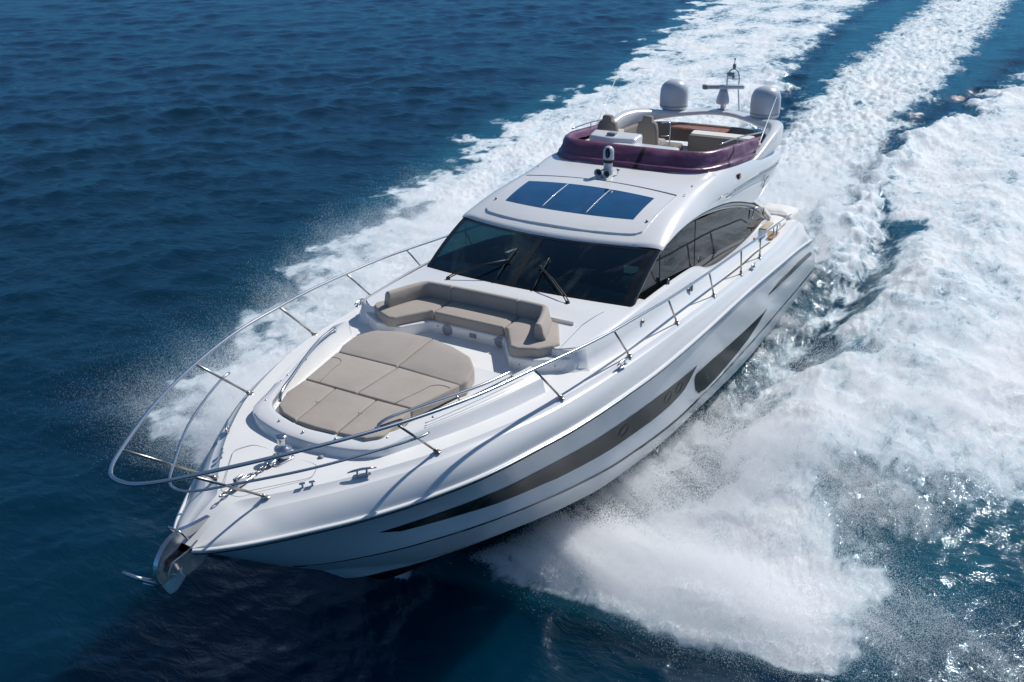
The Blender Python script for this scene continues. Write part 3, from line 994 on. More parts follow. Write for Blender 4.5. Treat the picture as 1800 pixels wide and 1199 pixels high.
# mushroom studs and low handrails beside the pad
for sgn in (1, -1):
    b = MB()
    hp = curve([(14.99, .80 * sgn, 2.74), (14.98, .79 * sgn, 2.81), (14.88, .83 * sgn, 2.86), (14.53, .975 * sgn, 2.875), (14.0, 1.215 * sgn, 2.885), (13.5, 1.41 * sgn, 2.89), (13.15, 1.495 * sgn, 2.89), (13.02, 1.52 * sgn, 2.875), (13.0, 1.53 * sgn, 2.80)], 50)
    b.tube(hp, .021, n=10)
    b.tube([(13.92, 1.30 * sgn, 2.77), (13.94, 1.25 * sgn, 2.875)], .013)
    b.build('sunpad_handrail', STEEL, yacht)
b = MB()
for (x, y) in [(15.44, 0), (15.37, .45), (15.37, -.45), (15.05, .98), (15.05, -.98), (14.4, 1.2), (14.4, -1.2)]:
    b.lathe([(0, .012), (.014, .010), (.016, 0)], (x, y, 2.735 if x > 14.9 else 2.77), n=10)
build_split(b, 'snap_stud', STEEL, island, 'parts')

# ------------------------------------------------------------------ coachroof, sofa
sofa = empty('foredeck_sofa', yacht)
b = MB()
base = round_poly([(11.80, -.62), (11.80, .68), (12.30, 1.06), (12.33, 1.16), (12.28, 1.45), (12.12, 1.70), (11.93, 1.90), (11.2, 1.95), (10.9, 1.5), (10.9, -1.5), (11.2, -1.95), (11.93, -1.86), (12.1, -1.62), (12.25, -1.35), (12.25, -1.0), (12.22, -.92)], [.12, .12, .05, .05, .1, .1, .1, .1, 0, 0, .1, .1, .1, .08, .05, .05])
cushion_rings(b, base, 2.45, 2.735, .03, 0)
b.build('seat_base', GEL, sofa, autosmooth=50)
SZ = 2.885
pad('seat_cushion', [(11.76, -.60), (11.76, .66), (11.16, .66), (11.16, -.60)], SZ, .165, .035, .012, .03, sofa)
pad('seat_cushion', [(11.76, .675), (11.78, .74), (12.28, 1.08), (12.30, 1.20), (12.18, 1.46), (11.97, 1.62), (11.86, 1.66), (11.2, 1.30), (11.16, .9), (11.16, .675)], SZ, .165, .035, .012, [.02, .05, .06, .06, .08, .05, .04, .1, .1, .02], sofa)
pad('seat_cushion', [(11.76, -.615), (11.74, -.68), (12.25, -1.0), (12.28, -1.1), (12.15, -1.38), (11.98, -1.60), (11.86, -1.64), (11.2, -1.30), (11.16, -.9), (11.16, -.615)], SZ, .165, .035, .012, [.02, .05, .06, .06, .08, .05, .04, .1, .1, .02], sofa)


def backrest(path, z0, z1, th, parent, name='backrest'):
    """upright cushion following a plan path (its inner face), thickness th outward, top rounded and leaned back"""
    P = curve([(x, y, 0) for x, y in path], 26)[:, :2]
    t = np.gradient(P, axis=0); t /= np.linalg.norm(t, axis=1)[:, None]
    nrm = np.stack([-t[:, 1], t[:, 0]], 1)
    prof = [(0, z0), (-.01, z0 + .05), (.02, (z0 + z1) / 2), (.045, z1 - .035), (.065, z1 - .008), (.10, z1), (th, z1 - .008), (th + .025, z1 - .04), (th + .03, (z0 + z1) / 2), (th + .02, z0)]
    rows = [np.c_[P + nrm * a, np.full(len(P), z)] for a, z in prof]
    q = MB()
    q.grid(rows)
    for e, fl in ((0, 1), (-1, 0)):
        ring = [r[e] for r in rows]
        cen = np.mean(ring, 0)
        d = (P[0] - P[1]) if e == 0 else (P[-1] - P[-2])
        d = d / np.linalg.norm(d) * .022
        inner = [cen + (p - cen) * .82 + np.array([d[0], d[1], 0]) for p in ring]
        q.grid([ring, inner], flip=bool(fl)); q.add(inner, [list(range(len(inner)))])
    return q.build(name, FAB, parent)


backrest([(11.13, .61), (11.12, 0), (11.13, -.57)], 2.86, 3.145, .13, sofa)
backrest([(11.90, 1.44), (11.5, 1.31), (11.27, 1.21), (11.19, 1.15), (11.155, 1.08), (11.14, .95), (11.13, .65)], 2.86, 3.145, .13, sofa)
backrest([(11.13, -.61), (11.14, -.92), (11.155, -1.05), (11.19, -1.12), (11.27, -1.19), (11.5, -1.29), (11.92, -1.42)], 2.86, 3.145, .13, sofa)
# speakers, socket and studs on the seat front
for y in (-.33, .62):
    b = MB()
    b.lathe([(0, .012), (.03, .014), (.034, .02), (.05, .006), (.066, .006), (.070, .016), (.088, .014), (.092, 0)], (11.80 if abs(y) < .5 else 11.80, y, 2.645), n=28, axis=Vector((1, 0, 0)))
    b.build('speaker', mat('speaker_grey', (.28, .31, .36), rough=.4) if y < 0 else bpy.data.materials['speaker_grey'], sofa)
b = MB(); b.box((11.806, .14, 2.65), (.02, .12, .07), bev=.008); b.build('socket_cover', GREYP, sofa)
b = MB()
for (x, y, z) in [(12.31, 1.25, 2.64), (12.12, 1.72, 2.64), (11.80, -.5, 2.68), (11.93, -.74, 2.66), (12.1, -.85, 2.66), (12.2, -.93, 2.66), (11.8, .52, 2.68)]:
    b.lathe([(0, .012), (.011, .010), (.012, 0)], (x, y, z), n=8, axis=Vector((1, .1, 0)))
build_split(b, 'snap_stud', STEEL, sofa, 'parts')

# coachroof and side coaming: T = top outer edge, B = its foot on the side deck
Tc = curve([(11.93, 1.50, 2.83), (11.95, 1.75, 2.83), (11.86, 1.93, 2.83), (11.6, 1.99, 2.835), (11.0, 2.05, 2.84), (10.0, 2.10, 2.85), (9.0, 2.10, 2.82), (8.2, 2.08, 2.76), (7.6, 2.06, 2.70), (7.2, 2.05, 2.65), (6.85, 2.04, 2.56), (6.4, 2.03, 2.40), (5.9, 2.02, 2.30), (5.2, 2.02, 2.24), (4.0, 2.02, 2.22), (3.1, 2.03, 2.27), (2.5, 2.04, 2.34)], 150)
zd = lambda x: float(pchip(D_[:, 0], D_[:, 2], x))
yb = lambda x: float(np.interp(x, [2, 4, 6, 7.5, 9, 10, 11, 11.9], [2.12, 2.2, 2.28, 2.32, 2.33, 2.30, 2.22, 2.08]))
Bc = Tc.copy()
for i, p in enumerate(Tc):
    if p[0] > 11.6 and i < 12:
        Bc[i] = p + np.array([.10, .04, 0])
    Bc[i, 1] = max(yb(p[0]), p[1] + .03) if i > 8 else p[1] + .03
    Bc[i, 2] = min(zd(p[0]), p[2] - .05) - .01
b = MB()
inn = Tc.copy(); inn[:, 1] -= .07; inn[:, 2] += .012
mid = Tc + (Bc - Tc) * .12; mid[:, 2] += .02
ft = Tc + (Bc - Tc) * .85; ft[:, 1] -= .02
rows = [inn, Tc, mid, Tc + (Bc - Tc) * .5 - [0, .01, 0], ft, Bc + [0, .05, 0.004]]
b.both(rows, flip=True)
# top of the coachroof, forward of the windscreen, outboard of the sofa and behind it
zc = lambda x, y: 2.845 + .105 * max(0, 1 - (y / 2.0)**2) * min(1, max(0, (11.1 - x) / .5))
g_ = []
for x in np.linspace(11.98, 9.6, 26):
    yo = float(np.interp(x, Tc[::-1, 0], Tc[::-1, 1])) - .07 if x < 11.86 else 1.84 - (x - 11.86) * 1.5
    yi = 1.50
    g_.append([(x, yi + (yo - yi) * v, zc(x, yi + (yo - yi) * v)) for v in np.linspace(0, 1, 8)])
b.both(g_)
g_ = []
for x in np.linspace(11.1, 9.6, 16):
    g_.append([(x, y, zc(x, y)) for y in np.linspace(-1.5, 1.5, 31)])
b.grid(g_)
# flat between sofa and side, inner walls of the well
b.both([[(11.98, 1.5, 2.83), (11.1, 1.5, 2.84)], [(11.98, 1.5, 2.5), (11.1, 1.5, 2.5)]], smooth=False)
b.grid([[(11.1, -1.5, 2.9), (11.1, 1.5, 2.9)], [(11.1, -1.5, 2.5), (11.1, 1.5, 2.5)]], smooth=False)
# front closing face
for sgn in (1, -1):
    cushion_rings(b, [(11.975, 1.505 * sgn), (11.095, 1.505 * sgn), (11.095, 1.0 * sgn), (11.13, 1.10 * sgn), (11.2, 1.26 * sgn), (11.42, 1.40 * sgn), (11.88, 1.52 * sgn)], 2.5, 2.852, 0, 0, 0, lambda x, y: zc(x, y) - .0015)
fr = np.array([(11.98, 1.5, 2.835), (11.99, 1.62, 2.835), (11.97, 1.76, 2.833), (11.9, 1.9, 2.83)])
fb = fr.copy(); fb[:, 2] = 2.5; fb[:, 0] += .06
b.both([fr, fb])
coach = b.build('coachroof', GEL, yacht, autosmooth=50)
b = MB()
b.tube([(11.05, 1.62, 2.862), (11.5, 1.66, 2.853), (11.97, 1.70, 2.842)], .0035, n=4)
b.tube([(11.05, 1.62, 2.862), (10.7, 1.66, 2.88), (10.45, 1.70, 2.88)], .0035, n=4)
b.build('hatch_seam', GREYP, coach)
# courtesy lights, filler and vent fittings on the coaming wall
b = MB()
def wall_pt(x, f):
    i = int(np.argmin(abs(Tc[12:, 0] - x))) + 12
    return Tc[i] + (Bc[i] - Tc[i]) * f + np.array([0, .012, .004])
b.lathe([(0, .02), (.03, .018), (.035, 0)], wall_pt(10.1, .45), n=14, axis=Vector((0, 1, .6)))
b.lathe([(0, .14), (.025, .14), (.032, .12), (.036, 0)], wall_pt(7.95, .6), n=14)
b.lathe([(0, .14), (.025, .14), (.032, .12), (.036, 0)], wall_pt(8.6, .15) + [0, -.1, .02], n=4)
build_split(b, 'deck_fitting', STEELD, coach, 'parts')

# ------------------------------------------------------------------ windscreen
def wl(y):
    a = 1 - (y / 1.94)**2
    return np.array([10.03 + .34 * a, y, 2.835 + .115 * a])
def wu(y):
    a = 1 - (y / 1.90)**2
    return np.array([8.81 + .44 * a, y, 3.46 + .05 * a])
def wp(u, v, off=0.0):
    """u -1..1 across, v 0 bottom..1 top"""
    p = wl(1.94 * u) * (1 - v) + wu(1.90 * u) * v
    p = p + np.array([.045, 0, .06]) * 4 * v * (1 - v) * .6
    return p + np.array([.46, 0, .89]) * off
def wgrid(u0, u1, v0, v1, off, n=20, mrows=10):
    return [[wp(u0 + (u1 - u0) * i / n, v0 + (v1 - v0) * j / mrows, off) for i in range(n + 1)] for j in range(mrows + 1)]
b = MB()
b.grid(wgrid(-1, 1, 0, 1, 0, 40, 12), flip=False)
ws = b.build('windscreen', WGLASS, yacht)
b = MB()
b.grid(wgrid(-1, 1, 0, .055, .004, 40, 2)); b.grid(wgrid(-1, 1, .945, 1, .004, 40, 2))
b.grid(wgrid(-1, -.955, 0, 1, .005, 2, 12)); b.grid(wgrid(.94, 1, 0, 1, .005, 2, 12))
b.grid(wgrid(-.030, .022, 0, 1, .006, 2, 12))
b.build('windscreen_frame', BLACKG, ws)
# A pillars
for sgn in (1, -1):
    b = MB()
    a = [wp(sgn * 1.0, v, .0) for v in np.linspace(0, 1, 14)]
    rows = []
    for q, (dx, dy, dz) in enumerate([(0.0, -.06, .012), (0, .0, .012), (-.03, .035, .0), (-.10, .040, -.035), (-.13, .03, -.05)]):
        rows.append([p + np.array([dx, dy * sgn, dz]) for p in a])
    b.grid(rows, flip=sgn > 0)
    b.build('windscreen_pillar', BLACKG, yacht)
# wipers
for base_, j_, q0_, q1_ in (((10.50, 1.09, 2.925), (.16, .38), (.19, .57), (.20, .02)), ((10.50, -1.17, 2.925), (-.17, .38), (-.16, .64), (-.18, .07))):
    b = MB()
    p0 = np.array(base_); p1 = wp(*j_, .055)
    for o_ in (-.026, .026):
        b.tube([p0 + [0, o_, .02], p0 + (p1 - p0) * .15 + [0, o_, .05], p0 + (p1 - p0) * .6 + [0, o_ * .8, .05], p1 + [0, o_ * .5, .0]], .010, n=6)
    b.tube([p1 - [0, .04, 0], p1 + [0, .04, 0]], .014, n=6)
    b.lathe([(0, .06), (.035, .055), (.04, 0)], p0 - [0, 0, .03], n=14)
    wi = b.build('wiper', RUBBER, yacht)
    b = MB()
    b.tube([wp(q0_[0] + (q1_[0] - q0_[0]) * t, q0_[1] + (q1_[1] - q0_[1]) * t, .030) for t in np.linspace(0, 1, 12)], .013, n=6)
    b.build('wiper_blade', RUBBER, wi)

# ------------------------------------------------------------------ cabin: dark lining and seats seen through the glass
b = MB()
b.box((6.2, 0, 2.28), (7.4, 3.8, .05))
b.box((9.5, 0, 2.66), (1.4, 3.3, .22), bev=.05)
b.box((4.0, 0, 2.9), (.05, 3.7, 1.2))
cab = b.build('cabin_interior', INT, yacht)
b = MB()
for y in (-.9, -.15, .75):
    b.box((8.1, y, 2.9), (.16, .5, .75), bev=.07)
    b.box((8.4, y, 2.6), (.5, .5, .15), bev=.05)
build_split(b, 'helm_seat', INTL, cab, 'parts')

# side windows
GT = [(8.80, 3.50), (8.3, 3.53), (7.78, 3.535), (7.2, 3.50), (6.57, 3.43), (5.9, 3.36), (5.29, 3.265), (4.7, 3.15), (4.18, 3.01), (3.6, 2.83), (3.03, 2.60), (2.6, 2.40), (2.37, 2.26)]
GB = [(10.0, 2.70), (9.0, 2.62), (8.2, 2.60), (7.6, 2.53), (6.9, 2.42), (6.3, 2.26), (5.5, 2.10), (4.1, 2.09), (3.1, 2.13), (2.37, 2.20)]
def gy(x, z): return 1.985 - .07 * np.clip((z - 2.2) / 1.3, 0, 1) - .02 * np.clip((x - 8) / 2, 0, 1)
def side_grid(top, bot, off, xs, n=8):
    zt = np.interp(xs, *np.array(sorted(top)).T); zb = np.interp(xs, *np.array(sorted(bot)).T)
    rows = []
    for v in np.linspace(0, 1, n):
        z = zb + (zt - zb) * v
        rows.append([(x, gy(x, q) + off, q) for x, q in zip(xs, z)])
    return rows
# front slanted part: top limit follows the pillar
GT2 = sorted(GT + [(10.02, 2.83)])
for sgn in (1, -1):
    b = MB()
    b.grid(np.array(side_grid(GT2, GB, 0, np.linspace(2.4, 10.0, 70))) * [1, sgn, 1], flip=sgn < 0)
    sw = b.build('side_window', SIDEG if sgn > 0 else WGLASS, yacht)
    b = MB()
    for x in (7.05, 8.75):
        zt = float(np.interp(x, *np.array(sorted(GT2)).T)); zb = float(np.interp(x, *np.array(sorted(GB)).T))
        b.tube([(x, (gy(x, z) + .003) * sgn, z) for z in np.linspace(zb, zt, 6)], .006, n=5)
    build_split(b, 'pane_joint', BLACKG, sw, 'parts')

# ------------------------------------------------------------------ hardtop
A_ = [(9.27, 3.50), (9.24, 3.545), (9.12, 3.60), (8.9, 3.675), (8.5, 3.78), (8.0, 3.885), (7.4, 3.965), (6.8, 4.03), (6.2, 4.08), (5.6, 4.12)]
H_ = [(8.98, 3.475), (8.95, 3.52), (8.84, 3.565), (8.66, 3.63), (8.3, 3.73), (7.9, 3.815), (7.3, 3.895), (6.7, 3.955), (6.2, 4.0), (5.6, 4.045)]
Sh_ = [(8.86, 3.455), (8.83, 3.49), (8.74, 3.525), (8.55, 3.575), (8.2, 3.665), (7.7, 3.76), (7.1, 3.825), (6.5, 3.865), (6.1, 3.885), (5.6, 3.91)]
Wt_ = [(8.80, 3.44), (8.76, 3.46), (8.66, 3.49), (8.45, 3.525), (8.1, 3.575), (7.6, 3.605), (7.0, 3.60), (6.4, 3.56), (6.1, 3.53), (5.6, 3.465)]
ny = [(A_, 0.0), (None, .55), (None, 1.1), (H_, 1.5), (Sh_, 1.86), (Wt_, 1.99)]
rt = curve([(x, 0, z) for x, z in A_], 60); rh = curve([(x, 1.5, z) for x, z in H_], 60)
rs = curve([(x, 1.84, z) for x, z in Sh_], 60); rw = curve([(x, 1.985, z) for x, z in Wt_], 60)
top_rows = []
for y in (0, .3, .6, .9, 1.2, 1.4):
    w = (y / 1.5)**2
    P = rt * (1 - w) + rh * w; P[:, 1] = y
    top_rows.append(P)
# round the shoulder with a quadratic from the roof to the flank
ctrl = rs + np.array([0, .035, .05])
for t in np.linspace(0.0, 1, 16):
    a_ = rh * [1, 0, 1] + [0, 1.5, 0]
    Pq = (1 - t)**2 * a_ + 2 * t * (1 - t) * ctrl + t * t * rw
    tgt = np.array([np.interp(t, [0, .18, .32, .45, .62, .8, 1], [1.5, 1.67, 1.785, 1.86, 1.955, 2.003, 1.992]), np.interp(t, [0, .18, .32, .45, .62, .8, 1], [4.045, 4.037, 4.003, 3.932, 3.777, 3.602, 3.467])])
    wbl = sst(7.4, 5.62, Pq[:, 0])
    wbl = wbl * wbl
    Pq[:, 1] += (tgt[0] - Pq[-1, 1]) * wbl; Pq[:, 2] += (tgt[1] - Pq[-1, 2]) * wbl
    top_rows.append(Pq)
b = MB()
b.both(top_rows[::-1])
# underside lip of the brow
lip = [np.array([r[0] for r in top_rows])]
lf = (1 - sst(1.75, 1.93, lip[0][:, 1]))[:, None]
lip.append(lip[0] + np.array([-.06, 0, -.03]) * lf - np.array([0, .012, 0]) * (1 - lf)); lip.append(lip[0] + np.array([-.5, -.02, -.01]) * lf - np.array([0, .02, 0]) * (1 - lf))
b.both(lip, flip=True)
# bottom face of the roof (ceiling)
b.both([[p * [1, 0, 1] + [0, 0, -.12] for p in rt[8:]], [p * [1, .97, 1] + [0, 0, -.12] for p in rh[8:]]], flip=True)
roof = b.build('hardtop', GEL, yacht)


def roof_z(x, y):
    xa = np.array(sorted([(p[0], p[2]) for p in rt])); xh = np.array(sorted([(p[0], p[2]) for p in rh]))
    w = (y / 1.5)**2
    # the two strands run at different x for the same row: blend the evaluated heights
    za = np.interp(x, xa[:, 0], xa[:, 1]); zh = np.interp(x, xh[:, 0], xh[:, 1])
    return za * (1 - w) + zh * w


def roof_patch(mb, xf, xb, y0, y1, off, nx=14, ny_=14, mi=0, edge=0.0, wf=None, wb=None):
    """patch on the roof; xf(y), xb(y) are its front and back edges"""
    rows = []
    for i in range(nx + 1):
        t = i / nx
        row = []
        for j in range(ny_ + 1):
            v = j / ny_
            yf = y0[0] + (y1[0] - y0[0]) * v; yk = y0[1] + (y1[1] - y0[1]) * v
            y = yf * (1 - t) + yk * t
            x = xf(y) * (1 - t) + xb(y) * t
            row.append((x, y, roof_z(x, y) + off))
        rows.append(row)
    mb.grid(rows, mi=mi)
    if edge:
        Rr = np.array(rows)
        per = np.vstack([Rr[0], Rr[1:, -1], Rr[-1, ::-1][1:], Rr[::-1, 0][1:-1]])
        mb.grid([per, per + [0, 0, -edge]], mi=mi, closed=True, smooth=False)


xfh = lambda y: 9.03 - .33 * (abs(y) / 1.56)**2.2 - .10 * max(0, (abs(y) - 1.40) / .16)**2
b = MB()
roof_patch(b, xfh, lambda y: 7.16 + .02 * abs(y), (-1.54, -1.56), (1.54, 1.56), .030, 20, 40, edge=.06)
sunroof = b.build('sunroof', GEL, yacht)
b = MB()
xfb = lambda y: 8.60 - .20 * (abs(y) / 1.27)**2
roof_patch(b, xfb, lambda y: 7.50, (-1.27, -1.28), (1.27, 1.28), .035, 12, 24)
sol = b.build('solar_glass', BLUEG, sunroof)
b = MB()
for y in (-.43, .43):
    b.tube([(x, y, roof_z(x, y) + .037) for x in np.linspace(7.5, float(xfb(y)), 12)], .007, n=5)
build_split(b, 'glazing_bar', DOMEM, sunroof, 'side')
b = MB()
b.box((7.08, 0, 0), (.05, 3.1, .012))
for k in range(len(b.v)):
    x, y, z = b.v[k]; b.v[k] = (x, y, z + 3.975 - .072 * (y / 1.5)**2)
rows = [[(7.135, y, roof_z(7.135, y) + .012) for y in np.linspace(-1.55, 1.55, 30)], [(7.085, y, roof_z(7.085, y) + .012) for y in np.linspace(-1.55, 1.55, 30)]]
b = MB(); b.grid(rows, smooth=False)
b.build('drain_slot', RUBBER, roof)
b = MB()
for y in (-1.5, 1.5):
    b.lathe([(0, .03), (.02, .028), (.024, 0)], (8.35, y * 1.0, roof_z(8.35, y) + .03), n=10)
for (x, y) in [(6.5, 1.62), (6.5, -1.62), (7.0, 1.66), (5.95, 1.5)]:
    b.lathe([(0, .012), (.016, .01), (.018, 0)], (x, y, roof_z(x, 1.5) - .02 + .01), n=8)
build_split(b, 'roof_fitting', STEELD, roof, 'parts')

# ------------------------------------------------------------------ flybridge sides: coaming, wing panel and window arch
F_ = curve([(5.66, 1.67, 4.035), (5.2, 1.74, 4.04), (4.5, 1.80, 4.02), (3.7, 1.84, 3.95), (3.0, 1.86, 3.86), (2.2, 1.86, 3.76), (1.55, 1.82, 3.70)], 60)
ShA = curve([(5.66, 1.855, 3.93), (5.1, 1.90, 3.89), (4.5, 1.93, 3.87), (3.7, 1.96, 3.80), (3.0, 1.98, 3.73), (2.2, 1.98, 3.67), (1.45, 1.94, 3.62)], 60)
Gr = curve([(5.66, 2.0, 3.60), (5.1, 2.02, 3.64), (4.6, 2.03, 3.64), (3.9, 2.035, 3.62), (3.2, 2.035, 3.57), (2.5, 2.03, 3.53), (1.65, 1.97, 3.50)], 60)
GrI = Gr + np.array([0, -.03, -.035])
Pm = curve([(5.62, 1.99, 3.53), (5.0, 2.0, 3.50), (4.4, 2.0, 3.46), (3.8, 2.0, 3.41), (3.2, 2.0, 3.34), (2.6, 1.99, 3.28), (2.0, 1.96, 3.24)], 60)
Wa = curve([(5.62, 1.99, 3.467), (5.2, 1.995, 3.40), (4.7, 2.0, 3.29), (4.2, 2.0, 3.16), (3.85, 2.0, 3.06), (3.6, 2.0, 3.0), (3.35, 2.0, 2.96)], 60)
b = MB()
inn = F_ + np.array([0, -.10, .0]); flo = inn.copy(); flo[:, 2] = 3.50
b.both([flo, inn, F_ + [0, -.05, .015], F_, F_ + (ShA - F_) * .5 + [0, .02, .02], ShA, ShA + (Gr - ShA) * .5 + [0, .025, .01], Gr, GrI])
b.both([GrI, GrI + (Pm - GrI) * .5 + [0, -.02, 0], Pm, Pm + (Wa - Pm) * .5 + [0, -.01, 0], Wa])
# aft faces
for P in ((flo[-1], inn[-1], F_[-1], ShA[-1], Gr[-1], GrI[-1]),):
    q = np.array(P); b.both([q, q + [-.02, -.25, 0]], smooth=False)
q = np.array([GrI[-1], Pm[-1], Wa[-1]]); b.both([q, q + [0, -.12, 0]], smooth=False)
fly = build_split(b, 'flybridge_side', GEL, yacht, autosmooth=45)[0]
# flybridge floor and overhang over the cockpit
b = MB()
b.box((3.4, 0, 3.46), (4.4, 3.7, .10))
b.build('flybridge_floor', GEL, yacht)
# grab rail in the groove
b = MB()
b.tube(curve([(6.15, 2.02, 3.66), (6.12, 2.06, 3.72), (5.7, 2.07, 3.70)], 10), .008, n=6)
b.tube((Gr + [0, .012, -.02])[8:-2], .009, n=6)
b.build('side_trim', STEELD, fly)
# blurred script mark on the wing panel
b = MB()
mk = [[(2.95, 2.02, 3.36), (2.9, 2.02, 3.30), (2.8, 2.02, 3.32), (2.75, 2.02, 3.40)], [(2.9, 2.02, 3.30), (2.96, 2.02, 3.24), (3.04, 2.02, 3.20)], [(2.7, 2.02, 3.34), (2.6, 2.02, 3.38)]]
for s_ in mk: b.tube(s_, .010, n=5)
b.build('name_script', GREYP, fly)
# dark arch round the aft end of the side glass
Ai = curve([(7.9, 0, 3.55), (7.0, 0, 3.50), (6.3, 0, 3.42), (5.29, 0, 3.265), (4.18, 0, 3.01), (3.4, 0, 2.755), (2.85, 0, 2.50), (2.5, 0, 2.32), (2.45, 0, 2.22)], 60)
Ao = curve([(7.9, 0, 3.585), (7.0, 0, 3.595), (6.3, 0, 3.545), (5.35, 0, 3.42), (4.2, 0, 3.155), (3.35, 0, 2.90), (2.7, 0, 2.58), (2.3, 0, 2.35), (2.25, 0, 2.22)], 60)
for sgn in (1, -1):
    b = MB()
    a_ = Ai.copy(); a_[:, 1] = gy(a_[:, 0], a_[:, 2]) - .01
    m1 = Ai + (Ao - Ai) * .35; m1[:, 1] = gy(m1[:, 0], m1[:, 2]) + .035
    m2 = Ai + (Ao - Ai) * .75; m2[:, 1] = gy(m2[:, 0], m2[:, 2]) + .045
    o_ = Ao.copy(); o_[:, 1] = gy(o_[:, 0], o_[:, 2]) + .01
    b.grid(np.array([a_, m1, m2, o_]) * [1, sgn, 1], flip=sgn > 0)
    b.build('window_arch', mat('graphite_trim', (.10, .115, .13), rough=.16, metal=.3, coat=.6) if sgn > 0 else bpy.data.materials['graphite_trim'], yacht)
# white outer arch sweeping down to the coaming
Aw = curve([(3.6, 2.0, 3.02), (3.0, 2.01, 2.76), (2.5, 2.02, 2.50), (2.18, 2.03, 2.30), (2.12, 2.03, 2.16)], 30)
Aw2 = Aw + np.array([-.10, .0, .03]); Aw3 = Aw + np.array([-.16, -.06, 0]); Aw4 = Aw3 + np.array([0, -.5, 0])
b = MB(); b.both([Aw, Aw2, Aw3, Aw4])
build_split(b, 'cabin_corner', GEL, yacht)

# ------------------------------------------------------------------ plum cover over the flybridge windscreen
cp = [(6.20, 0, 4.10), (6.18, .55, 4.095), (6.06, 1.1, 4.07), (5.84, 1.46, 4.05), (5.58, 1.66, 4.045), (5.2, 1.77, 4.04), (4.6, 1.86, 4.01), (4.0, 1.885, 3.965), (3.55, 1.89, 3.93)]
ct = [(5.84, 0, 4.415), (5.83, .5, 4.415), (5.74, 1.0, 4.40), (5.62, 1.38, 4.39), (5.42, 1.56, 4.38), (5.0, 1.68, 4.37), (4.4, 1.73, 4.33), (3.5, 1.77, 4.27), (2.85, 1.80, 4.22)]
Cb = half_path(cp, 220); Ct = half_path(ct, 220)
sA = np.linspace(0, 1, 220)
wr = lambda ph, am, fq: (am * np.sin(sA * fq + ph) + am * .6 * np.sin(sA * fq * 2.3 + ph * 2))[:, None]
outn = np.stack([Cb[:, 0] - 4.2, Cb[:, 1] * 1.2, np.zeros(220)], 1); outn /= np.linalg.norm(outn, axis=1)[:, None]
mixr = lambda t: Cb * (1 - t) + Ct * t
rows = [Cb + outn * .01, mixr(.08) + outn * .012, mixr(.17) + outn * (.035 + wr(0, .007, 40)), mixr(.20) + outn * (.030 + wr(0, .007, 40)), mixr(.25) - outn * (.020 + wr(1, .010, 33)), mixr(.40) + outn * (.000 + wr(2, .014, 26)), mixr(.62) + outn * (.02 + wr(3, .012, 30)), mixr(.82) + outn * (.03 + wr(4, .010, 28)), mixr(.94) + outn * (.02 + wr(5, .008, 37)), Ct + [0, 0, .012] - outn * (.01 + wr(3, .008, 41)), Ct - outn * .07 + [0, 0, .005], Ct - outn * .12 - [0, 0, .05], Ct - outn * .15 - [0, 0, .14]]
b = MB(); b.grid(rows)
cover = b.build('windscreen_cover', PURP, yacht)
b = MB()
for i in (118, 176, 44):
    st = np.array([r[i] for r in rows]) + outn[i] * .010
    st2 = np.array([r[i + 2] for r in rows]) + outn[i + 2] * .010
    b.grid([st[1:] if i != 118 else st, st2[1:] if i != 118 else st2])
build_split(b, 'strap', STRAP, cover, 'parts')
b = MB()
for sgn in (1, -1):
    rl = curve([(5.0, 1.62 * sgn, 4.46), (4.0, 1.68 * sgn, 4.42), (3.0, 1.74 * sgn, 4.33), (2.5, 1.76 * sgn, 4.28)], 20)
    b.tube(rl, .014)
    b.tube([(4.0, 1.66 * sgn, 4.42), (4.0, 1.66 * sgn, 4.2)], .01)
build_split(b, 'flybridge_rail', STEEL, yacht)

# ------------------------------------------------------------------ radar arch
arch_pts = [(3.62, 1.87, 3.83, .03, .03), (3.2, 1.88, 3.88, .07, .08), (2.6, 1.88, 3.96, .10, .16), (1.95, 1.86, 4.04, .13, .22), (1.45, 1.76, 4.09, .17, .21), (1.0, 1.55, 4.12, .20, .15), (.62, 1.25, 4.11, .20, .09), (.3, .85, 4.125, .20, .065), (.06, .42, 4.15, .20, .06), (0, 0, 4.16, .20, .06)]
Pp = np.array(arch_pts)
full = np.vstack([Pp, Pp[-2::-1] * [1, -1, 1, 1, 1]])
fc = curve(full, 120)
t = np.gradient(fc[:, :3], axis=0); t /= np.linalg.norm(t, axis=1)[:, None]
rows = []
for i in range(len(fc)):
    side = np.cross(t[i], [0, 0, 1]); side /= np.linalg.norm(side)
    upv = np.cross(side, t[i])
    rg = []
    for a in np.linspace(0, 2 * math.pi, 20, endpoint=False):
        ca, sa = math.cos(a), math.sin(a)
        e = .6
        rg.append(fc[i, :3] + side * fc[i, 3] * math.copysign(abs(ca)**e, ca) + upv * fc[i, 4] * math.copysign(abs(sa)**e, sa))
    rows.append(rg)
b = MB(); b.grid(rows, closed=True)
arch = b.build('radar_arch', GEL, yacht)

# domes
for y in (1.15, -1.15):
    b = MB()
    zb_ = 4.17
    pr = [(.12, -.04), (.30, 0), (.335, .03), (.348, .10), (.352, .30), (.347, .42)]
    for a in np.linspace(0, math.pi / 2, 12)[1:]:
        pr.append((.347 * math.cos(a)**.85 if a < math.pi / 2 - 1e-3 else 0, .42 + .30 * math.sin(a)))
    b.lathe(pr, (.26, y, zb_ + .02), n=48)
    dm = b.build('satellite_dome', DOMEM, yacht)
    b = MB(); b.lathe([(.13, 0), (.12, .14)], (.28, y, 4.08), n=20); b.build('dome_stand', BEIGE, dm)
    b = MB(); b.lathe([(.3505, .085), (.3515, .095), (.3505, .105)], (.26, y, zb_ + .02), n=48); b.build('dome_seam', GREYP, dm)
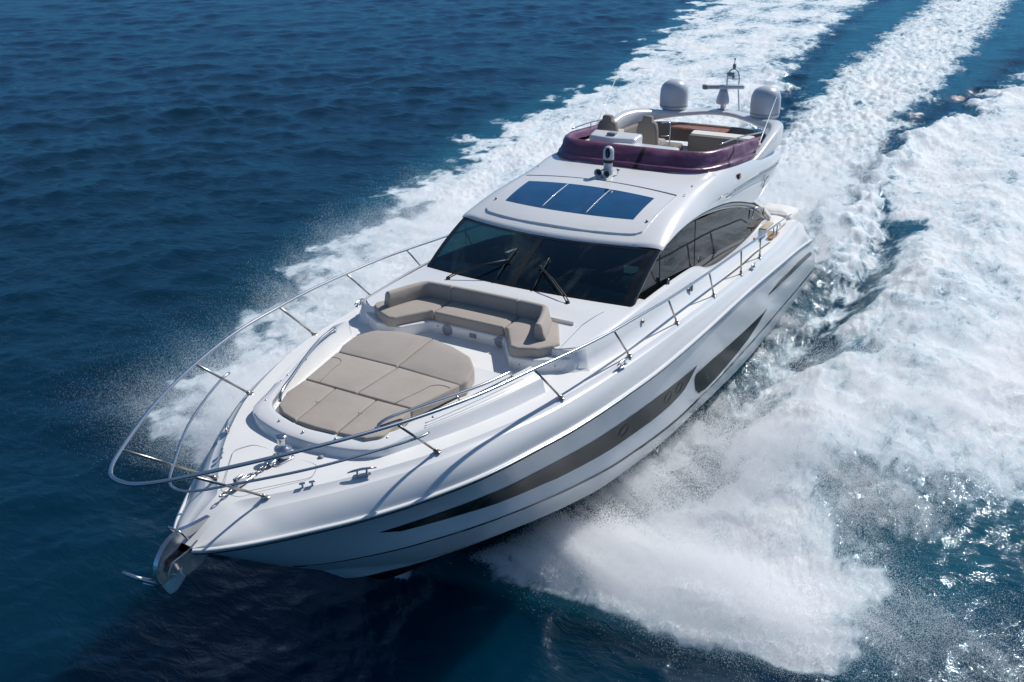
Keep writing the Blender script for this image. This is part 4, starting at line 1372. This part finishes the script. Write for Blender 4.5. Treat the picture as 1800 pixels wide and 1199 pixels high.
# open array radar
b = MB()
b.lathe([(.06, 0), (.045, .02), (.045, .16)], (-.06, 0, 4.2), n=16)
b.lathe([(.03, .15), (.15, .16), (.165, .20), (.150, .30), (.11, .44), (.09, .50), (0, .50)], (-.06, 0, 4.2), n=28)
rd = b.build('radar_pedestal', DOMEM, yacht)
b = MB()
ra = math.atan2(.77, -.41)
rot = Matrix.Rotation(ra, 3, 'Z')
b.box((-.055, 0, 4.765), (1.0, .15, .10), rot, bev=.04)
bar = b.build('radar_scanner', DOMEM, rd)
b = MB()
dirv = rot @ Vector((1, 0, 0)); fwd = rot @ Vector((0, -1, 0))
if fwd.x < 0: fwd = -fwd
b.box(Vector((-.055, 0, 4.765)) - dirv * .46, (.12, .162, .112), rot, bev=.03)
b.build('end_cap', GREYP, bar)
# dark maker's lettering, illegible blocks in the photograph
b = MB()
for k in range(7):
    b.box(Vector((-.055, 0, 4.775)) + fwd * .0765 - dirv * (.34 - k * .034), (.022, .003, .038), rot)
b.build('scanner_lettering', GREYP, bar)
b = MB(); b.lathe([(.14, 0), (.14, .03), (.05, .05)], (-.08, 0, 4.19), n=20); b.build('radar_foot', GREYP, rd)
# light mast
b = MB()
hoop = curve([(-.30, .36, 4.18), (-.36, .30, 4.5), (-.38, .27, 4.7), (-.38, .26, 5.0), (-.38, .20, 5.13), (-.38, .12, 5.16), (-.38, .04, 5.13), (-.38, -.02, 5.0), (-.38, -.02, 4.3), (-.3, -.02, 4.18)], 60)
b.tube(hoop, .018)
b.box((-.38, .12, 4.93), (.03, .26, .015))
mast = b.build('light_mast', DOMEM, yacht)
b = MB()
b.lathe([(.035, 0), (.04, .02), (.04, .09), (.03, .11), (.008, .12), (.008, .2), (.02, .21), (.02, .24), (0, .26)], (-.38, .12, 5.17), n=14)
b.lathe([(.03, 0), (.035, .06), (.0, .08)], (-.38, .12, 4.945), n=14)
b.box((-.33, .06, 5.04), (.07, .18, .085), bev=.015)
b.build('navigation_light', GREYP, mast)
# antennas
for nm, pts in (('whip_antenna', [(3.55, 1.86, 3.80), (3.5, 1.87, 3.85), (1.84, 1.8, 4.93)]), ('whip_antenna', [(3.6, -1.9, 3.82), (3.5, -1.9, 3.9), (2.1, -1.9, 5.22)])):
    b = MB(); b.tube(pts, [.02, .016, .006], n=8)
    b.lathe([(.05, 0), (.045, .05), (.02, .09)], pts[0], n=12)
    b.build(nm, DOMEM, yacht)

# ------------------------------------------------------------------ flybridge furniture
for (x, y, zt, w) in [(4.72, -.93, 4.76, .40), (4.35, -.18, 4.75, .40)]:
    st = empty('flybridge_helm_seat', yacht)
    b = MB()
    prof = [(-.56, 0), (-.55, .35), (-.51, .62), (-.44, .76), (-.36, .80), (-.25, .81), (-.22, .90), (-.18, .93), (.18, .93), (.22, .90), (.25, .81), (.36, .80), (.44, .76), (.51, .62), (.55, .35), (.56, 0)]
    front = [(x + .06, y + a * w * 1.1, zt - .93 * .95 + c * .95 * 1.0) for a, c in prof]
    def lay(dx, sc): 
        c_ = np.mean(front, 0)
        return [np.array([p[0] + dx, c_[1] + (p[1] - c_[1]) * sc, c_[2] + (p[2] - c_[2]) * (sc * .5 + .5)]) for p in front]
    rows = [lay(.015, .86), lay(0, .97), lay(-.03, 1.0), lay(-.10, 1.0), lay(-.13, .97), lay(-.145, .86)]
    b.grid(rows, closed=True, flip=True); b.add(rows[0], [list(range(16))]); b.add(rows[-1], [list(range(16))[::-1]])
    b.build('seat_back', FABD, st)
    b = MB(); b.box((x - .3, y, zt - .62), (.5, w * 1.1, .14), bev=.04); b.build('seat', FAB, st)
    b = MB(); b.lathe([(.16, 0), (.05, .03), (.05, .5)], (x - .3, y, 3.52), n=14); b.build('pedestal', DOMEM, st)
    b = MB(); b.box((x + .078, y, zt - .17), (.006, .17, .012)); b.build('back_badge', GREYP, st)
con = empty('helm_console', yacht)
b = MB()
cushion_rings(b, round_poly([(5.36, -1.06), (5.42, -.55), (5.36, -.04), (4.98, -.0), (4.98, -1.1)], .08), 3.52, 4.46, .05, .01, 0, lambda x, y: 4.44 + (5.4 - x) * .16)
b.build('console_body', GEL, con)
b = MB(); b.box((5.22, -.60, 4.49), (.14, .18, .05), bev=.01); b.build('instrument_pod', GREYP, con)
b = MB(); cushion_rings(b, round_poly([(5.75, -.5), (5.75, .9), (5.2, .9), (5.2, -.5)], .15), 3.9, 4.36, .05, .01); b.build('dashboard', GEL, con)
b = MB()
b.tube(curve([(3.95, .16, 3.55), (3.95, .16, 4.55), (3.9, .1, 4.58), (4.0, -.02, 4.56)], 20), .012)
b.tube([(3.98, .16, 4.3), (3.98, -.02, 4.28)], .01)
b.build('grab_rail', STEEL, yacht)
so_ = empty('flybridge_settee', yacht)
b = MB()
cushion_rings(b, round_poly([(2.60, .10), (2.62, 1.50), (2.05, 1.52), (2.0, .0)], .08), 3.55, 4.07, .05, .015)
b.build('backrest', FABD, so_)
b = MB()
cushion_rings(b, round_poly([(2.50, .12), (2.50, 1.45), (2.1, 1.5), (2.06, .05)], .08), 4.055, 4.09, .015, .0)
b.build('top_cover', mat('pale_cushion', (.72, .69, .64), rough=.8), so_)
b = MB()
cushion_rings(b, round_poly([(3.0, -1.62), (3.0, -.02), (2.5, -.02), (2.5, -1.62)], .06), 3.5, 3.86, .05, .02)
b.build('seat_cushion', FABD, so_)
b = MB()
ab = curve([(2.6, -1.68, 3.98), (1.4, -1.52, 4.0), (1.0, -1.1, 4.0), (.85, 0, 4.0), (1.0, 1.1, 4.0), (1.35, 1.45, 4.0), (1.9, 1.55, 4.0)], 60)
bt = ab.copy(); bt[:, 2] = 3.56
nn = np.array([1.9, 0, 0]) - ab; nn[:, 2] = 0; nn /= np.linalg.norm(nn, axis=1)[:, None]
b.grid([bt + nn * .12, ab + nn * .10 - [0, 0, .04], ab + nn * .05, ab - nn * .02, ab - nn * .06 - [0, 0, .05], bt - nn * .06], flip=True)
b.build('aft_backrest', FABD, so_)
b = MB()
cp_ = curve([(5.0, 1.60, 4.10), (4.0, 1.66, 4.07), (3.0, 1.66, 4.02), (2.4, 1.64, 3.99)], 20)
b.grid([cp_ + [0, .09, 0], cp_ + [0, .07, .02], cp_ + [0, -.09, .02], cp_ + [0, -.11, -.02], cp_ + [0, -.11, -.4]])
b.grid([(cp_ + [0, .09, 0]) * [1, -1, 1], (cp_ + [0, .07, .02]) * [1, -1, 1], (cp_ + [0, -.09, .02]) * [1, -1, 1], (cp_ + [0, -.11, -.4]) * [1, -1, 1]])
build_split(b, 'coaming_trim', BEIGE, so_, 'side')
b = MB()
ft_ = empty('flybridge_table', yacht)
b.poly([(.66, -.5, 3.97), (.94, .62, 3.97), (1.43, .56, 3.97), (1.30, -.85, 3.97)])
b = MB()
cushion_rings(b, round_poly([(.72, -.5), (.98, .62), (1.46, .56), (1.32, -.85)], .05), 3.93, 3.965, .01, 0)
b.build('table_top', TEAK, ft_)
b = MB(); b.tube([(1.1, 0, 3.5), (1.1, 0, 3.93)], .04); b.build('table_leg', DOMEM, ft_)
# red side light on the flank
b = MB(); b.box((4.78, 1.975, 3.815), (.14, .06, .10), Matrix.Rotation(.0, 3, 'X'), bev=.012); sl_ = b.build('side_light', REDL, yacht)
b = MB(); b.box((4.78, 1.955, 3.755), (.16, .06, .03), bev=.01); b.build('light_bracket', GEL, sl_)

# ------------------------------------------------------------------ night camera and horns
tc_ = empty('thermal_camera', yacht)
b = MB()
b.lathe([(.10, -.02), (.10, .10), (.085, .12), (.085, .24), (.105, .25), (.105, .30)], (6.70, 0, 4.03), n=28)
b.build('camera_base', DOMEM, tc_)
b = MB(); b.lathe([(.106, .235), (.109, .24), (.109, .29), (.106, .295)], (6.70, 0, 4.03), n=28); b.build('gasket', RUBBER, tc_)
b = MB()
pr = [(.104, .29), (.102, .45)] + [(.102 * math.cos(a), .45 + .10 * math.sin(a)) for a in np.linspace(.15, math.pi / 2, 8)]
b.lathe(pr, (6.70, 0, 4.03), n=28)
b.build('camera_head', DOMEM, tc_)
b = MB()
cdv = Vector((1, .55, .12)).normalized()
rows = []
for k, z in enumerate(np.linspace(.33, .53, 9)):
    hw_ = .045 * math.sqrt(max(0, 1 - ((z - .43) / .10)**2)) + .004
    rad = .107 if z < .45 else .107 * math.sqrt(max(.05, 1 - ((z - .45) / .112)**2)) + .002
    row = []
    for s_ in np.linspace(-1, 1, 7):
        a = math.atan2(cdv.y, cdv.x) - .25 + s_ * hw_ / .107
        row.append((6.70 + rad * math.cos(a), rad * math.sin(a), 4.03 + z))
    rows.append(row)
b.grid(rows)
b.build('lens_window', BLACKG, tc_)
hn = empty('air_horn', yacht)
for (x, y) in [(6.93, -.10), (6.95, .07)]:
    b = MB()
    ax = Vector((1, .12, .02)).normalized()
    b.lathe([(.018, -.28), (.022, -.1), (.04, -.03), (.075, .0), (.08, .008), (.07, 0), (.035, -.04), (.0, -.08)], (x, y, 4.10), n=24, axis=ax)
    b.build('trumpet', STEEL, hn)
    b = MB(); b.lathe([(.0, -.035), (.05, -.03)], (x, y, 4.10), n=20, axis=ax); b.build('horn_mouth', RUBBER, hn)
b = MB(); b.box((6.8, -.01, 4.05), (.2, .12, .03), bev=.01); b.lathe([(.012, 0), (.012, .08)], (6.66, .19, 4.06), n=10); b.lathe([(0, .1), (.03, .09), (.03, .06)], (6.66, .19, 4.06), n=10); build_split(b, 'horn_bracket', STEEL, hn, 'parts')

# ------------------------------------------------------------------ rails
rail = empty('bow_rail', yacht)
port_top = [(17.53, .51, 3.42), (16.6, 1.08, 3.39), (15.59, 1.56, 3.345), (14.55, 1.92, 3.31), (13.5, 2.13, 3.27), (12.6, 2.29, 3.22), (11.66, 2.40, 3.16), (10.7, 2.47, 3.10), (9.84, 2.51, 3.03), (7.9, 2.52, 2.87), (5.95, 2.5, 2.71), (4.6, 2.49, 2.60), (3.65, 2.44, 2.50)]
front = [(17.80, .30, 3.43), (17.93, .10, 3.435), (17.95, -.03, 3.435)]
pt_ = np.array(port_top); fr_ = np.array([(17.82, .29, 3.43), (17.94, .13, 3.435)])
allp = np.vstack([pt_[::-1], fr_, (fr_ * [1, -1, 1])[::-1], pt_ * [1, -1, 1]])
allp = np.vstack([[(2.75, 2.40, 2.38), (2.5, 2.36, 2.25)][::-1], allp, [(2.75, -2.40, 2.38), (2.5, -2.36, 2.25)]])
b = MB(); b.tube(curve(allp, 420), .0215, n=12); b.build('top_rail', STEEL, rail)
mid_ = np.array([(15.05, 1.60, 2.98), (15.19, 1.565, 2.98), (16.27, .99, 2.99), (17.01, .42, 2.99), (17.24, .22, 2.99), (17.33, .08, 2.99)])
allm = np.vstack([mid_, (mid_ * [1, -1, 1])[::-1]])
b = MB(); b.tube(curve(allm, 160), .016, n=10); b.build('mid_rail', STEEL, rail)
stn = [((16.50, .38, 2.54), (17.53, .51, 3.42)), ((14.80, 1.525, 2.575), (15.59, 1.56, 3.345)), ((12.78, 2.165, 2.545), (13.5, 2.13, 3.27)), ((11.0, 2.39, 2.50), (11.66, 2.40, 3.16)), ((9.3, 2.495, 2.43), (9.84, 2.51, 3.03)), ((7.5, 2.52, 2.30), (7.9, 2.52, 2.87)), ((5.8, 2.5, 2.165), (5.95, 2.5, 2.71)), ((4.42, 2.475, 2.09), (4.6, 2.49, 2.60))]
for a_, c_ in stn:
    for sgn in (1, -1):
        p0 = np.array(a_) * [1, sgn, 1]; p1 = np.array(c_) * [1, sgn, 1]
        b = MB()
        b.tube([p0, p0 + (p1 - p0) * .5, p1], .0155, n=10)
        d_ = (p1 - p0) / np.linalg.norm(p1 - p0)
        b.tube([p0 - d_ * .01, p0 + d_ * .075], .024, n=12)
        b.lathe([(0, .014), (.045, .012), (.05, 0)], p0 - [0, 0, .004], n=16)
        b.build('stanchion', STEELD, rail)
# boarding rail reflected in the side glass belongs to the same type of rail on the far side

# ------------------------------------------------------------------ cleats and fairleads
def cleat(x, y, z, ang, L_=.34, h=.075):
    b = MB()
    rot_ = Matrix.Rotation(ang, 3, 'Z')
    def T_(p): return Vector((x, y, z)) + rot_ @ Vector(p)
    b.tube([T_((-L_ / 2, 0, h - .012)), T_((-L_ * .3, 0, h)), T_((0, 0, h + .006)), T_((L_ * .3, 0, h)), T_((L_ / 2, 0, h - .012))], [.008, .014, .016, .014, .008], n=10)
    for s_ in (-.055, .055):
        b.tube([T_((s_, 0, -.01)), T_((s_, 0, h))], .013, n=10)
    b.box(T_((0, 0, .004)), (.2, .055, .012), rot_, bev=.004)
    return b.build('mooring_cleat', STEEL, yacht)


for sgn in (1, -1):
    cleat(15.66, 1.07 * sgn, 2.575, -math.radians(40) * sgn)
    cleat(11.35, 2.43 * sgn, 2.49, -math.radians(8) * sgn, .3)
    cleat(5.15, 2.55 * sgn, 2.11, 0, .26)
    b = MB()
    for dx in (-.055, .055):
        c0_ = Vector((16.14, .67 * sgn, 2.56)) + Matrix.Rotation(-math.radians(40) * sgn, 3, 'Z') @ Vector((dx, 0, 0))
        b.lathe([(.018, 0), (.013, .015), (.013, .05), (0, .05)], c0_, n=12)
        b.box(c0_ + Vector((0, 0, .055)), (.075, .03, .02), Matrix.Rotation(-math.radians(40) * sgn, 3, 'Z'), bev=.008)
    b.build('fairlead', STEEL, yacht)

# ------------------------------------------------------------------ windlass, chain, bow roller
wd_ = empty('windlass', yacht)
b = MB()
cushion_rings(b, round_poly([(16.06, -.03), (16.02, .12), (15.78, .16), (15.7, .05), (15.72, -.1), (15.85, -.12)], .06), 2.56, 2.61, .015, 0)
b.build('base_plate', STEEL, wd_)
b = MB()
b.lathe([(.09, 0), (.10, .03), (.085, .06), (.085, .075), (.105, .10), (.10, .125), (.06, .14), (.05, .17), (.052, .24), (.07, .265), (.068, .285), (.03, .295), (0, .295)], (15.83, .03, 2.60), n=32)
b.build('capstan_drum', STEEL, wd_)
b = MB(); b.box((16.02, .02, 2.625), (.12, .09, .05), bev=.015); b.build('chain_stripper', STEEL, wd_)
b = MB()
xs = np.linspace(15.93, 16.78, 17)
for i, x in enumerate(xs):
    ax = Matrix.Rotation(math.radians(90) * (i % 2), 3, 'X')
    pts = [Vector((x, .0 + .02 * (1 - i / 16), 2.625 - .03 * i / 16)) + ax @ Vector((.036 * math.cos(a), .019 * math.sin(a), 0)) for a in np.linspace(0, 2 * math.pi, 12, endpoint=False)]
    b.tube(pts, .008, n=6, closed=True)
b.build('anchor_chain', STEELD, wd_)
b = MB(); b.box((16.45, 0, 2.60), (.30, .09, .03), bev=.01); b.box((16.5, .03, 2.64), (.14, .02, .07), bev=.005); b.box((16.5, -.03, 2.64), (.14, .02, .07), bev=.005); b.build('chain_stopper', STEEL, wd_)
b = MB(); b.lathe([(0, .02), (.03, .018), (.035, 0)], (15.62, .42, 2.595), n=14); b.build('foot_switch', GREYP, yacht)

# stainless tray lining the slot in the stem head
b = MB()
zt_ = lambda x: float(np.interp(x, [16.7, 17.05, 17.4], [2.50, 2.43, 2.29]))
L1 = np.array([(x, .108, zt_(x) - .004) for x in np.linspace(16.72, 17.40, 12)])
L2 = np.array([(x, .075, zt_(x) - .16 - .1 * (x - 16.7)) for x in np.linspace(16.72, 17.36, 12)])
b.grid([L1, L2, L2 * [1, -1, 1], L1 * [1, -1, 1]])
b.add([(16.71, .115, 2.52), (16.71, -.115, 2.52), (16.72, -.08, 2.32), (16.72, .08, 2.32)], [[0, 1, 2, 3]])
# cheek plates carried forward of the stem head
for sgn in (1, -1):
    pl = [(17.05, .112, 2.42), (17.42, .115, 2.30), (17.62, .10, 2.27), (17.68, .09, 2.16), (17.52, .09, 2.02), (17.30, .10, 2.02), (17.12, .11, 2.12)]
    o1 = [(x, y * sgn, z) for x, y, z in pl]; o2 = [(x, (y - .02) * sgn, z) for x, y, z in pl]
    b.grid([o1, o2], closed=True, smooth=False)
    b.add(o1, [list(range(7))], 0, False); b.add(o2, [list(range(7))], 0, False)
st_ = []
for x, z in [(17.42, 2.27), (17.27, 2.14), (17.08, 1.98), (16.93, 1.84)]:
    w_ = .13 - (2.27 - z) * .12
    st_.append([(x - .14, w_ + .03, z), (x - .02, w_ * .6, z - .01), (x + .012, 0, z - .015), (x - .02, -w_ * .6, z - .01), (x - .14, -w_ - .03, z)])
b.grid(st_)
b.build('bow_roller_tray', STEEL, yacht)
b = MB()
b.tube(curve([(17.38, -.10, 2.42), (17.46, -.09, 2.56), (17.46, .09, 2.56), (17.38, .10, 2.42)], 16), .012)
b.build('roller_hoop', STEEL, yacht)

# ------------------------------------------------------------------ anchor (hangs in the bow roller)
anc = empty('anchor')
anc.matrix_world = BOAT
tag(anc, 'polished stainless plough anchor hanging from the bow roller of the yacht', 'anchor')
b = MB()
shank = [(17.00, 2.44, .03), (17.25, 2.47, .04), (17.42, 2.50, .06), (17.60, 2.44, .09), (17.73, 2.30, .12), (17.76, 2.14, .13), (17.72, 2.03, .12)]
P = curve([(x, 0, z) for x, z, w in shank], 30); W_ = np.interp(np.linspace(0, 1, 30), np.linspace(0, 1, 7), [s[2] for s in shank])
t = np.gradient(P, axis=0); t /= np.linalg.norm(t, axis=1)[:, None]
rows = []
for i in range(30):
    nrm = np.array([-t[i, 2], 0, t[i, 0]])
    rows.append([P[i] + nrm * .02 + [0, .03, 0], P[i] + nrm * .02 - [0, .03, 0], P[i] - nrm * W_[i] * 1.7 - [0, .03, 0], P[i] - nrm * W_[i] * 1.7 + [0, .03, 0]])
b.grid(rows, closed=True, smooth=False); b.add(rows[0], [[0, 1, 2, 3]], 0, False); b.add(rows[-1], [[3, 2, 1, 0]], 0, False)
b.build('shank', STEEL, anc)
b = MB()
# plough: two plates folded along the centre line, point hanging down and forward, seen from its back
te = curve([(17.665, -.18, 2.07), (17.61, -.06, 2.075), (17.57, .06, 2.12), (17.575, .15, 2.205)], 16)
be = curve([(17.66, -.165, 2.02), (17.665, -.08, 1.93), (17.64, 0, 1.845), (17.53, .12, 2.05)], 16)
rws = [te * (1 - v) + be * v + np.array([.025, 0, .01]) * 4 * v * (1 - v) for v in np.linspace(0, 1, 8)]
bk = [r - [.03, 0, .012] for r in rws]
b.grid(rws); b.grid(bk, flip=True); b.grid([rws[0], bk[0]]); b.grid([rws[-1], bk[-1]])
b.grid([[r[0] for r in rws], [r[0] for r in bk]]); b.grid([[r[-1] for r in rws], [r[-1] for r in bk]])
b.build('fluke', mat('anchor_plate_sky_sheen', (.78, .76, .72), rough=.38, metal=.35, bump=(8, .2, .02)), anc)  # fluke paler than the steel shank: sky reflection put into its colour
b = MB()
b.tube([(17.72, -.02, 2.02), (17.86, -.22, 2.13), (17.92, -.33, 2.20)], [.03, .022, .014], n=8)
b.tube([(17.70, -.06, 1.97), (17.80, -.20, 2.02)], [.02, .012], n=8)
b.build('stabiliser', STEEL, anc)
# ================================================================== SPRAY (clouds of droplets)
DROP = bpy.data.materials.new('spray_droplets'); DROP.use_nodes = True
_n = DROP.node_tree.nodes; _k = DROP.node_tree.links.new
_n.clear()
_o = _n.new('ShaderNodeOutputMaterial'); _m = _n.new('ShaderNodeMixShader'); _d = _n.new('ShaderNodeBsdfDiffuse'); _t = _n.new('ShaderNodeBsdfTranslucent')
_d.inputs['Color'].default_value = (.99, .99, .99, 1); _t.inputs['Color'].default_value = (.99, .99, .99, 1); _m.inputs['Fac'].default_value = .62
_k(_d.outputs[0], _m.inputs[1]); _k(_t.outputs[0], _m.inputs[2]); _k(_m.outputs[0], _o.inputs['Surface'])


def point_cloud(name, P, rad, label, cat):
    me_ = bpy.data.meshes.new(name)
    me_.vertices.add(len(P)); me_.vertices.foreach_set('co', P.astype(np.float32).ravel())
    at_ = me_.attributes.new('rad', 'FLOAT', 'POINT'); at_.data.foreach_set('value', rad.astype(np.float32))
    me_.materials.append(DROP)
    o_ = bpy.data.objects.new(name, me_); COL.objects.link(o_)
    gn = bpy.data.node_groups.new(name + '_nodes', 'GeometryNodeTree')
    gn.interface.new_socket('Geometry', in_out='INPUT', socket_type='NodeSocketGeometry')
    gn.interface.new_socket('Geometry', in_out='OUTPUT', socket_type='NodeSocketGeometry')
    gi = gn.nodes.new('NodeGroupInput'); go = gn.nodes.new('NodeGroupOutput')
    mtp = gn.nodes.new('GeometryNodeMeshToPoints'); na = gn.nodes.new('GeometryNodeInputNamedAttribute'); na.data_type = 'FLOAT'
    na.inputs['Name'].default_value = 'rad'
    sm = gn.nodes.new('GeometryNodeSetMaterial'); sm.inputs['Material'].default_value = DROP
    gn.links.new(gi.outputs[0], mtp.inputs['Mesh']); gn.links.new(na.outputs['Attribute'], mtp.inputs['Radius'])
    gn.links.new(mtp.outputs[0], sm.inputs['Geometry']); gn.links.new(sm.outputs[0], go.inputs[0])
    md = o_.modifiers.new('points', 'NODES'); md.node_group = gn
    tag(o_, label, cat, kind='stuff')
    return o_


def jets(n, side, x0, vx, vy, vz, per, y0=None, z0=0.1, spread=.10, seed=1, tmax=None, r=(.004, .009), clump=1.0, drag=0.6, bias=.48, tp=.85):
    """ballistic sheets of droplets thrown out from the hull, drawn where a steady wake leaves them"""
    g = np.random.default_rng(seed)
    u = g.uniform(0, 1, n)
    xe = x0[0] + (x0[1] - x0[0]) * u
    ye = (np.interp(xe, [0, 4, 8, 10, 11.5, 12.5, 13], [2.35, 2.35, 2.1, 1.7, 1.1, .5, .2]) if y0 is None else y0(xe, g))
    lx = lambda a, b, w: a + (b - a) * w
    q = np.clip(.5 + .32 * perlin(xe * 1.7, xe * 0 + seed * 3.3, seed)[:] * clump * 2 + g.normal(0, .22, n), 0, 1)
    q2 = np.clip(g.beta(1.6, 1.3, n), 0, 1)
    Vx = lx(vx[0], vx[1], g.uniform(0, 1, n)); Vy = lx(vy[0], vy[1], q2); Vz = lx(vz[0], vz[1], q)
    m_ = (per * g.lognormal(-.3, .8, n) * np.clip(1 + 1.2 * clump * perlin(xe * 2.9, xe * 0 + 5.5 * seed, seed + 4), .08, 3)).astype(int)
    j = np.repeat(np.arange(n), m_)
    N_ = len(j)
    T = (Vz + np.sqrt(Vz**2 + 2 * 9.81 * z0)) / 9.81
    if tmax: T = np.minimum(T, tmax)
    t = g.uniform(0, 1, N_)**tp * T[j]
    sp = (.02 + spread * t) 
    de = (1 - np.exp(-drag * t)) / drag
    P = np.stack([xe[j] + Vx[j] * t + g.normal(0, 1, N_) * sp * 1.4, side * (ye[j] + Vy[j] * de + g.normal(0, 1, N_) * sp), z0 + Vz[j] * t - 4.905 * t * t + g.normal(0, 1, N_) * sp * .8], 1)
    rad = (r[0] + (r[1] - r[0]) * g.beta(1.1, 3, N_)) * (1.1 - .5 * t / T[j])
    # turbulent clumping in space
    nn = fbm(P[:, 0] * 1.5 + P[:, 2] * .8, P[:, 1] * .55 + P[:, 2] * 1.3, 4, 200 + seed)
    n2 = fbm(P[:, 0] * 6.0 + P[:, 2] * 2, P[:, 1] * 2.2 + P[:, 2] * 5, 3, 300 + seed)
    keep = g.uniform(0, 1, N_) < np.clip(bias + 1.5 * nn + .9 * n2, .015, 1)
    keep &= P[:, 2] > -.05
    return P[keep], rad[keep]


def lift(P):
    """raise droplets by the height of the wake under them"""
    hz, _, _, _ = wake(P[:, 0], P[:, 1])
    P = P.copy(); P[:, 2] += np.clip(hz, -.2, .8) * .8
    return P


# front fans, thrown almost square off the bow sections
for side, seed, nm, lb in ((1, 1, 'bow_spray', 'dense white bow spray fanning out along the port side in the foreground'), (-1, 2, 'bow_spray', 'white bow spray drifting off the far starboard side behind the bow rail')):
    mist = lambda xe, g_: np.interp(xe, [-3, 4, 8, 10, 12], [5.0, 4.4, 3.4, 2.4, 1.0]) + g_.beta(1.2, 1.8, len(xe)) * np.interp(xe, [-3, 6, 12], [5, 4.5, 3.5]) * (1.0 if side > 0 else 1.45)
    parts = [
        jets(3000, side, (12.6, 11.2), (-2.2, 1.0), (3.0, 13.0) if side < 0 else (3.0, 16.5), (1.6, 4.4), (230 if side > 0 else 800), seed=10 + seed, spread=.22, r=(.002, .0075), tp=.6 if side > 0 else .85, bias=.45 if side > 0 else .62),
        jets(3400, side, (12.2, 9.8), (-10, -2.0), (3.0, 12.0) if side < 0 else (3.0, 8.5), (1.2, 4.6), (170 if side > 0 else 800), seed=20 + seed, spread=.26, r=(.002, .0075), tp=.65 if side > 0 else .85, bias=.36 if side > 0 else .62),
        jets(1300, side, (12.6, 11.0), (-5, 1.4), (7, 14) if side < 0 else (6, 11), (2.0, 5.0), 110 if side > 0 else 420, seed=40 + seed, spread=.40, r=(.002, .005), bias=.10 if side > 0 else .22),
        jets(5200, side, (11.5, -2.0) if side < 0 else (10.5, 1.5), (-7, -1), (-.8, 3.2), (.8, 4.6) if side < 0 else (.3, 2.3), (420 if side < 0 else 130), y0=mist, seed=60 + seed, spread=.45, r=(.002, .006)),
        jets(3000, side, (9.8, -1.8), (-13, -7), (.5, 3.0), (.3, 1.9), 70, seed=80 + seed, spread=.14, r=(.002, .006), bias=.3),
    ]
    P = np.vstack([p for p, _ in parts]); rad = np.concatenate([r for _, r in parts])
    P = lift(P)
    print('droplets', len(P))
    point_cloud(nm, P, rad, lb, 'spray')
# spray lifting off the foam mound and the rooster tail astern
g = np.random.default_rng(77)
parts = [jets(2600, 1, (-1.6, -7.5), (-9, -3), (-1.2, 2.0), (1.5, 5.6), 240, y0=lambda xe, g_: g_.uniform(-1.5, 2.0, len(xe)), seed=51, spread=.34, r=(.003, .008)),
         jets(900, 1, (-1.2, -2.5), (-12, -6), (-.3, .8), (.5, 2.6), 80, y0=lambda xe, g_: g_.uniform(1.9, 2.5, len(xe)), seed=52, spread=.2)]
P = np.vstack([p for p, _ in parts]); rad = np.concatenate([r for _, r in parts])
point_cloud('stern_spray', P, rad, 'white rooster tail of spray boiling up behind the stern', 'spray')
print('droplets', len(P))
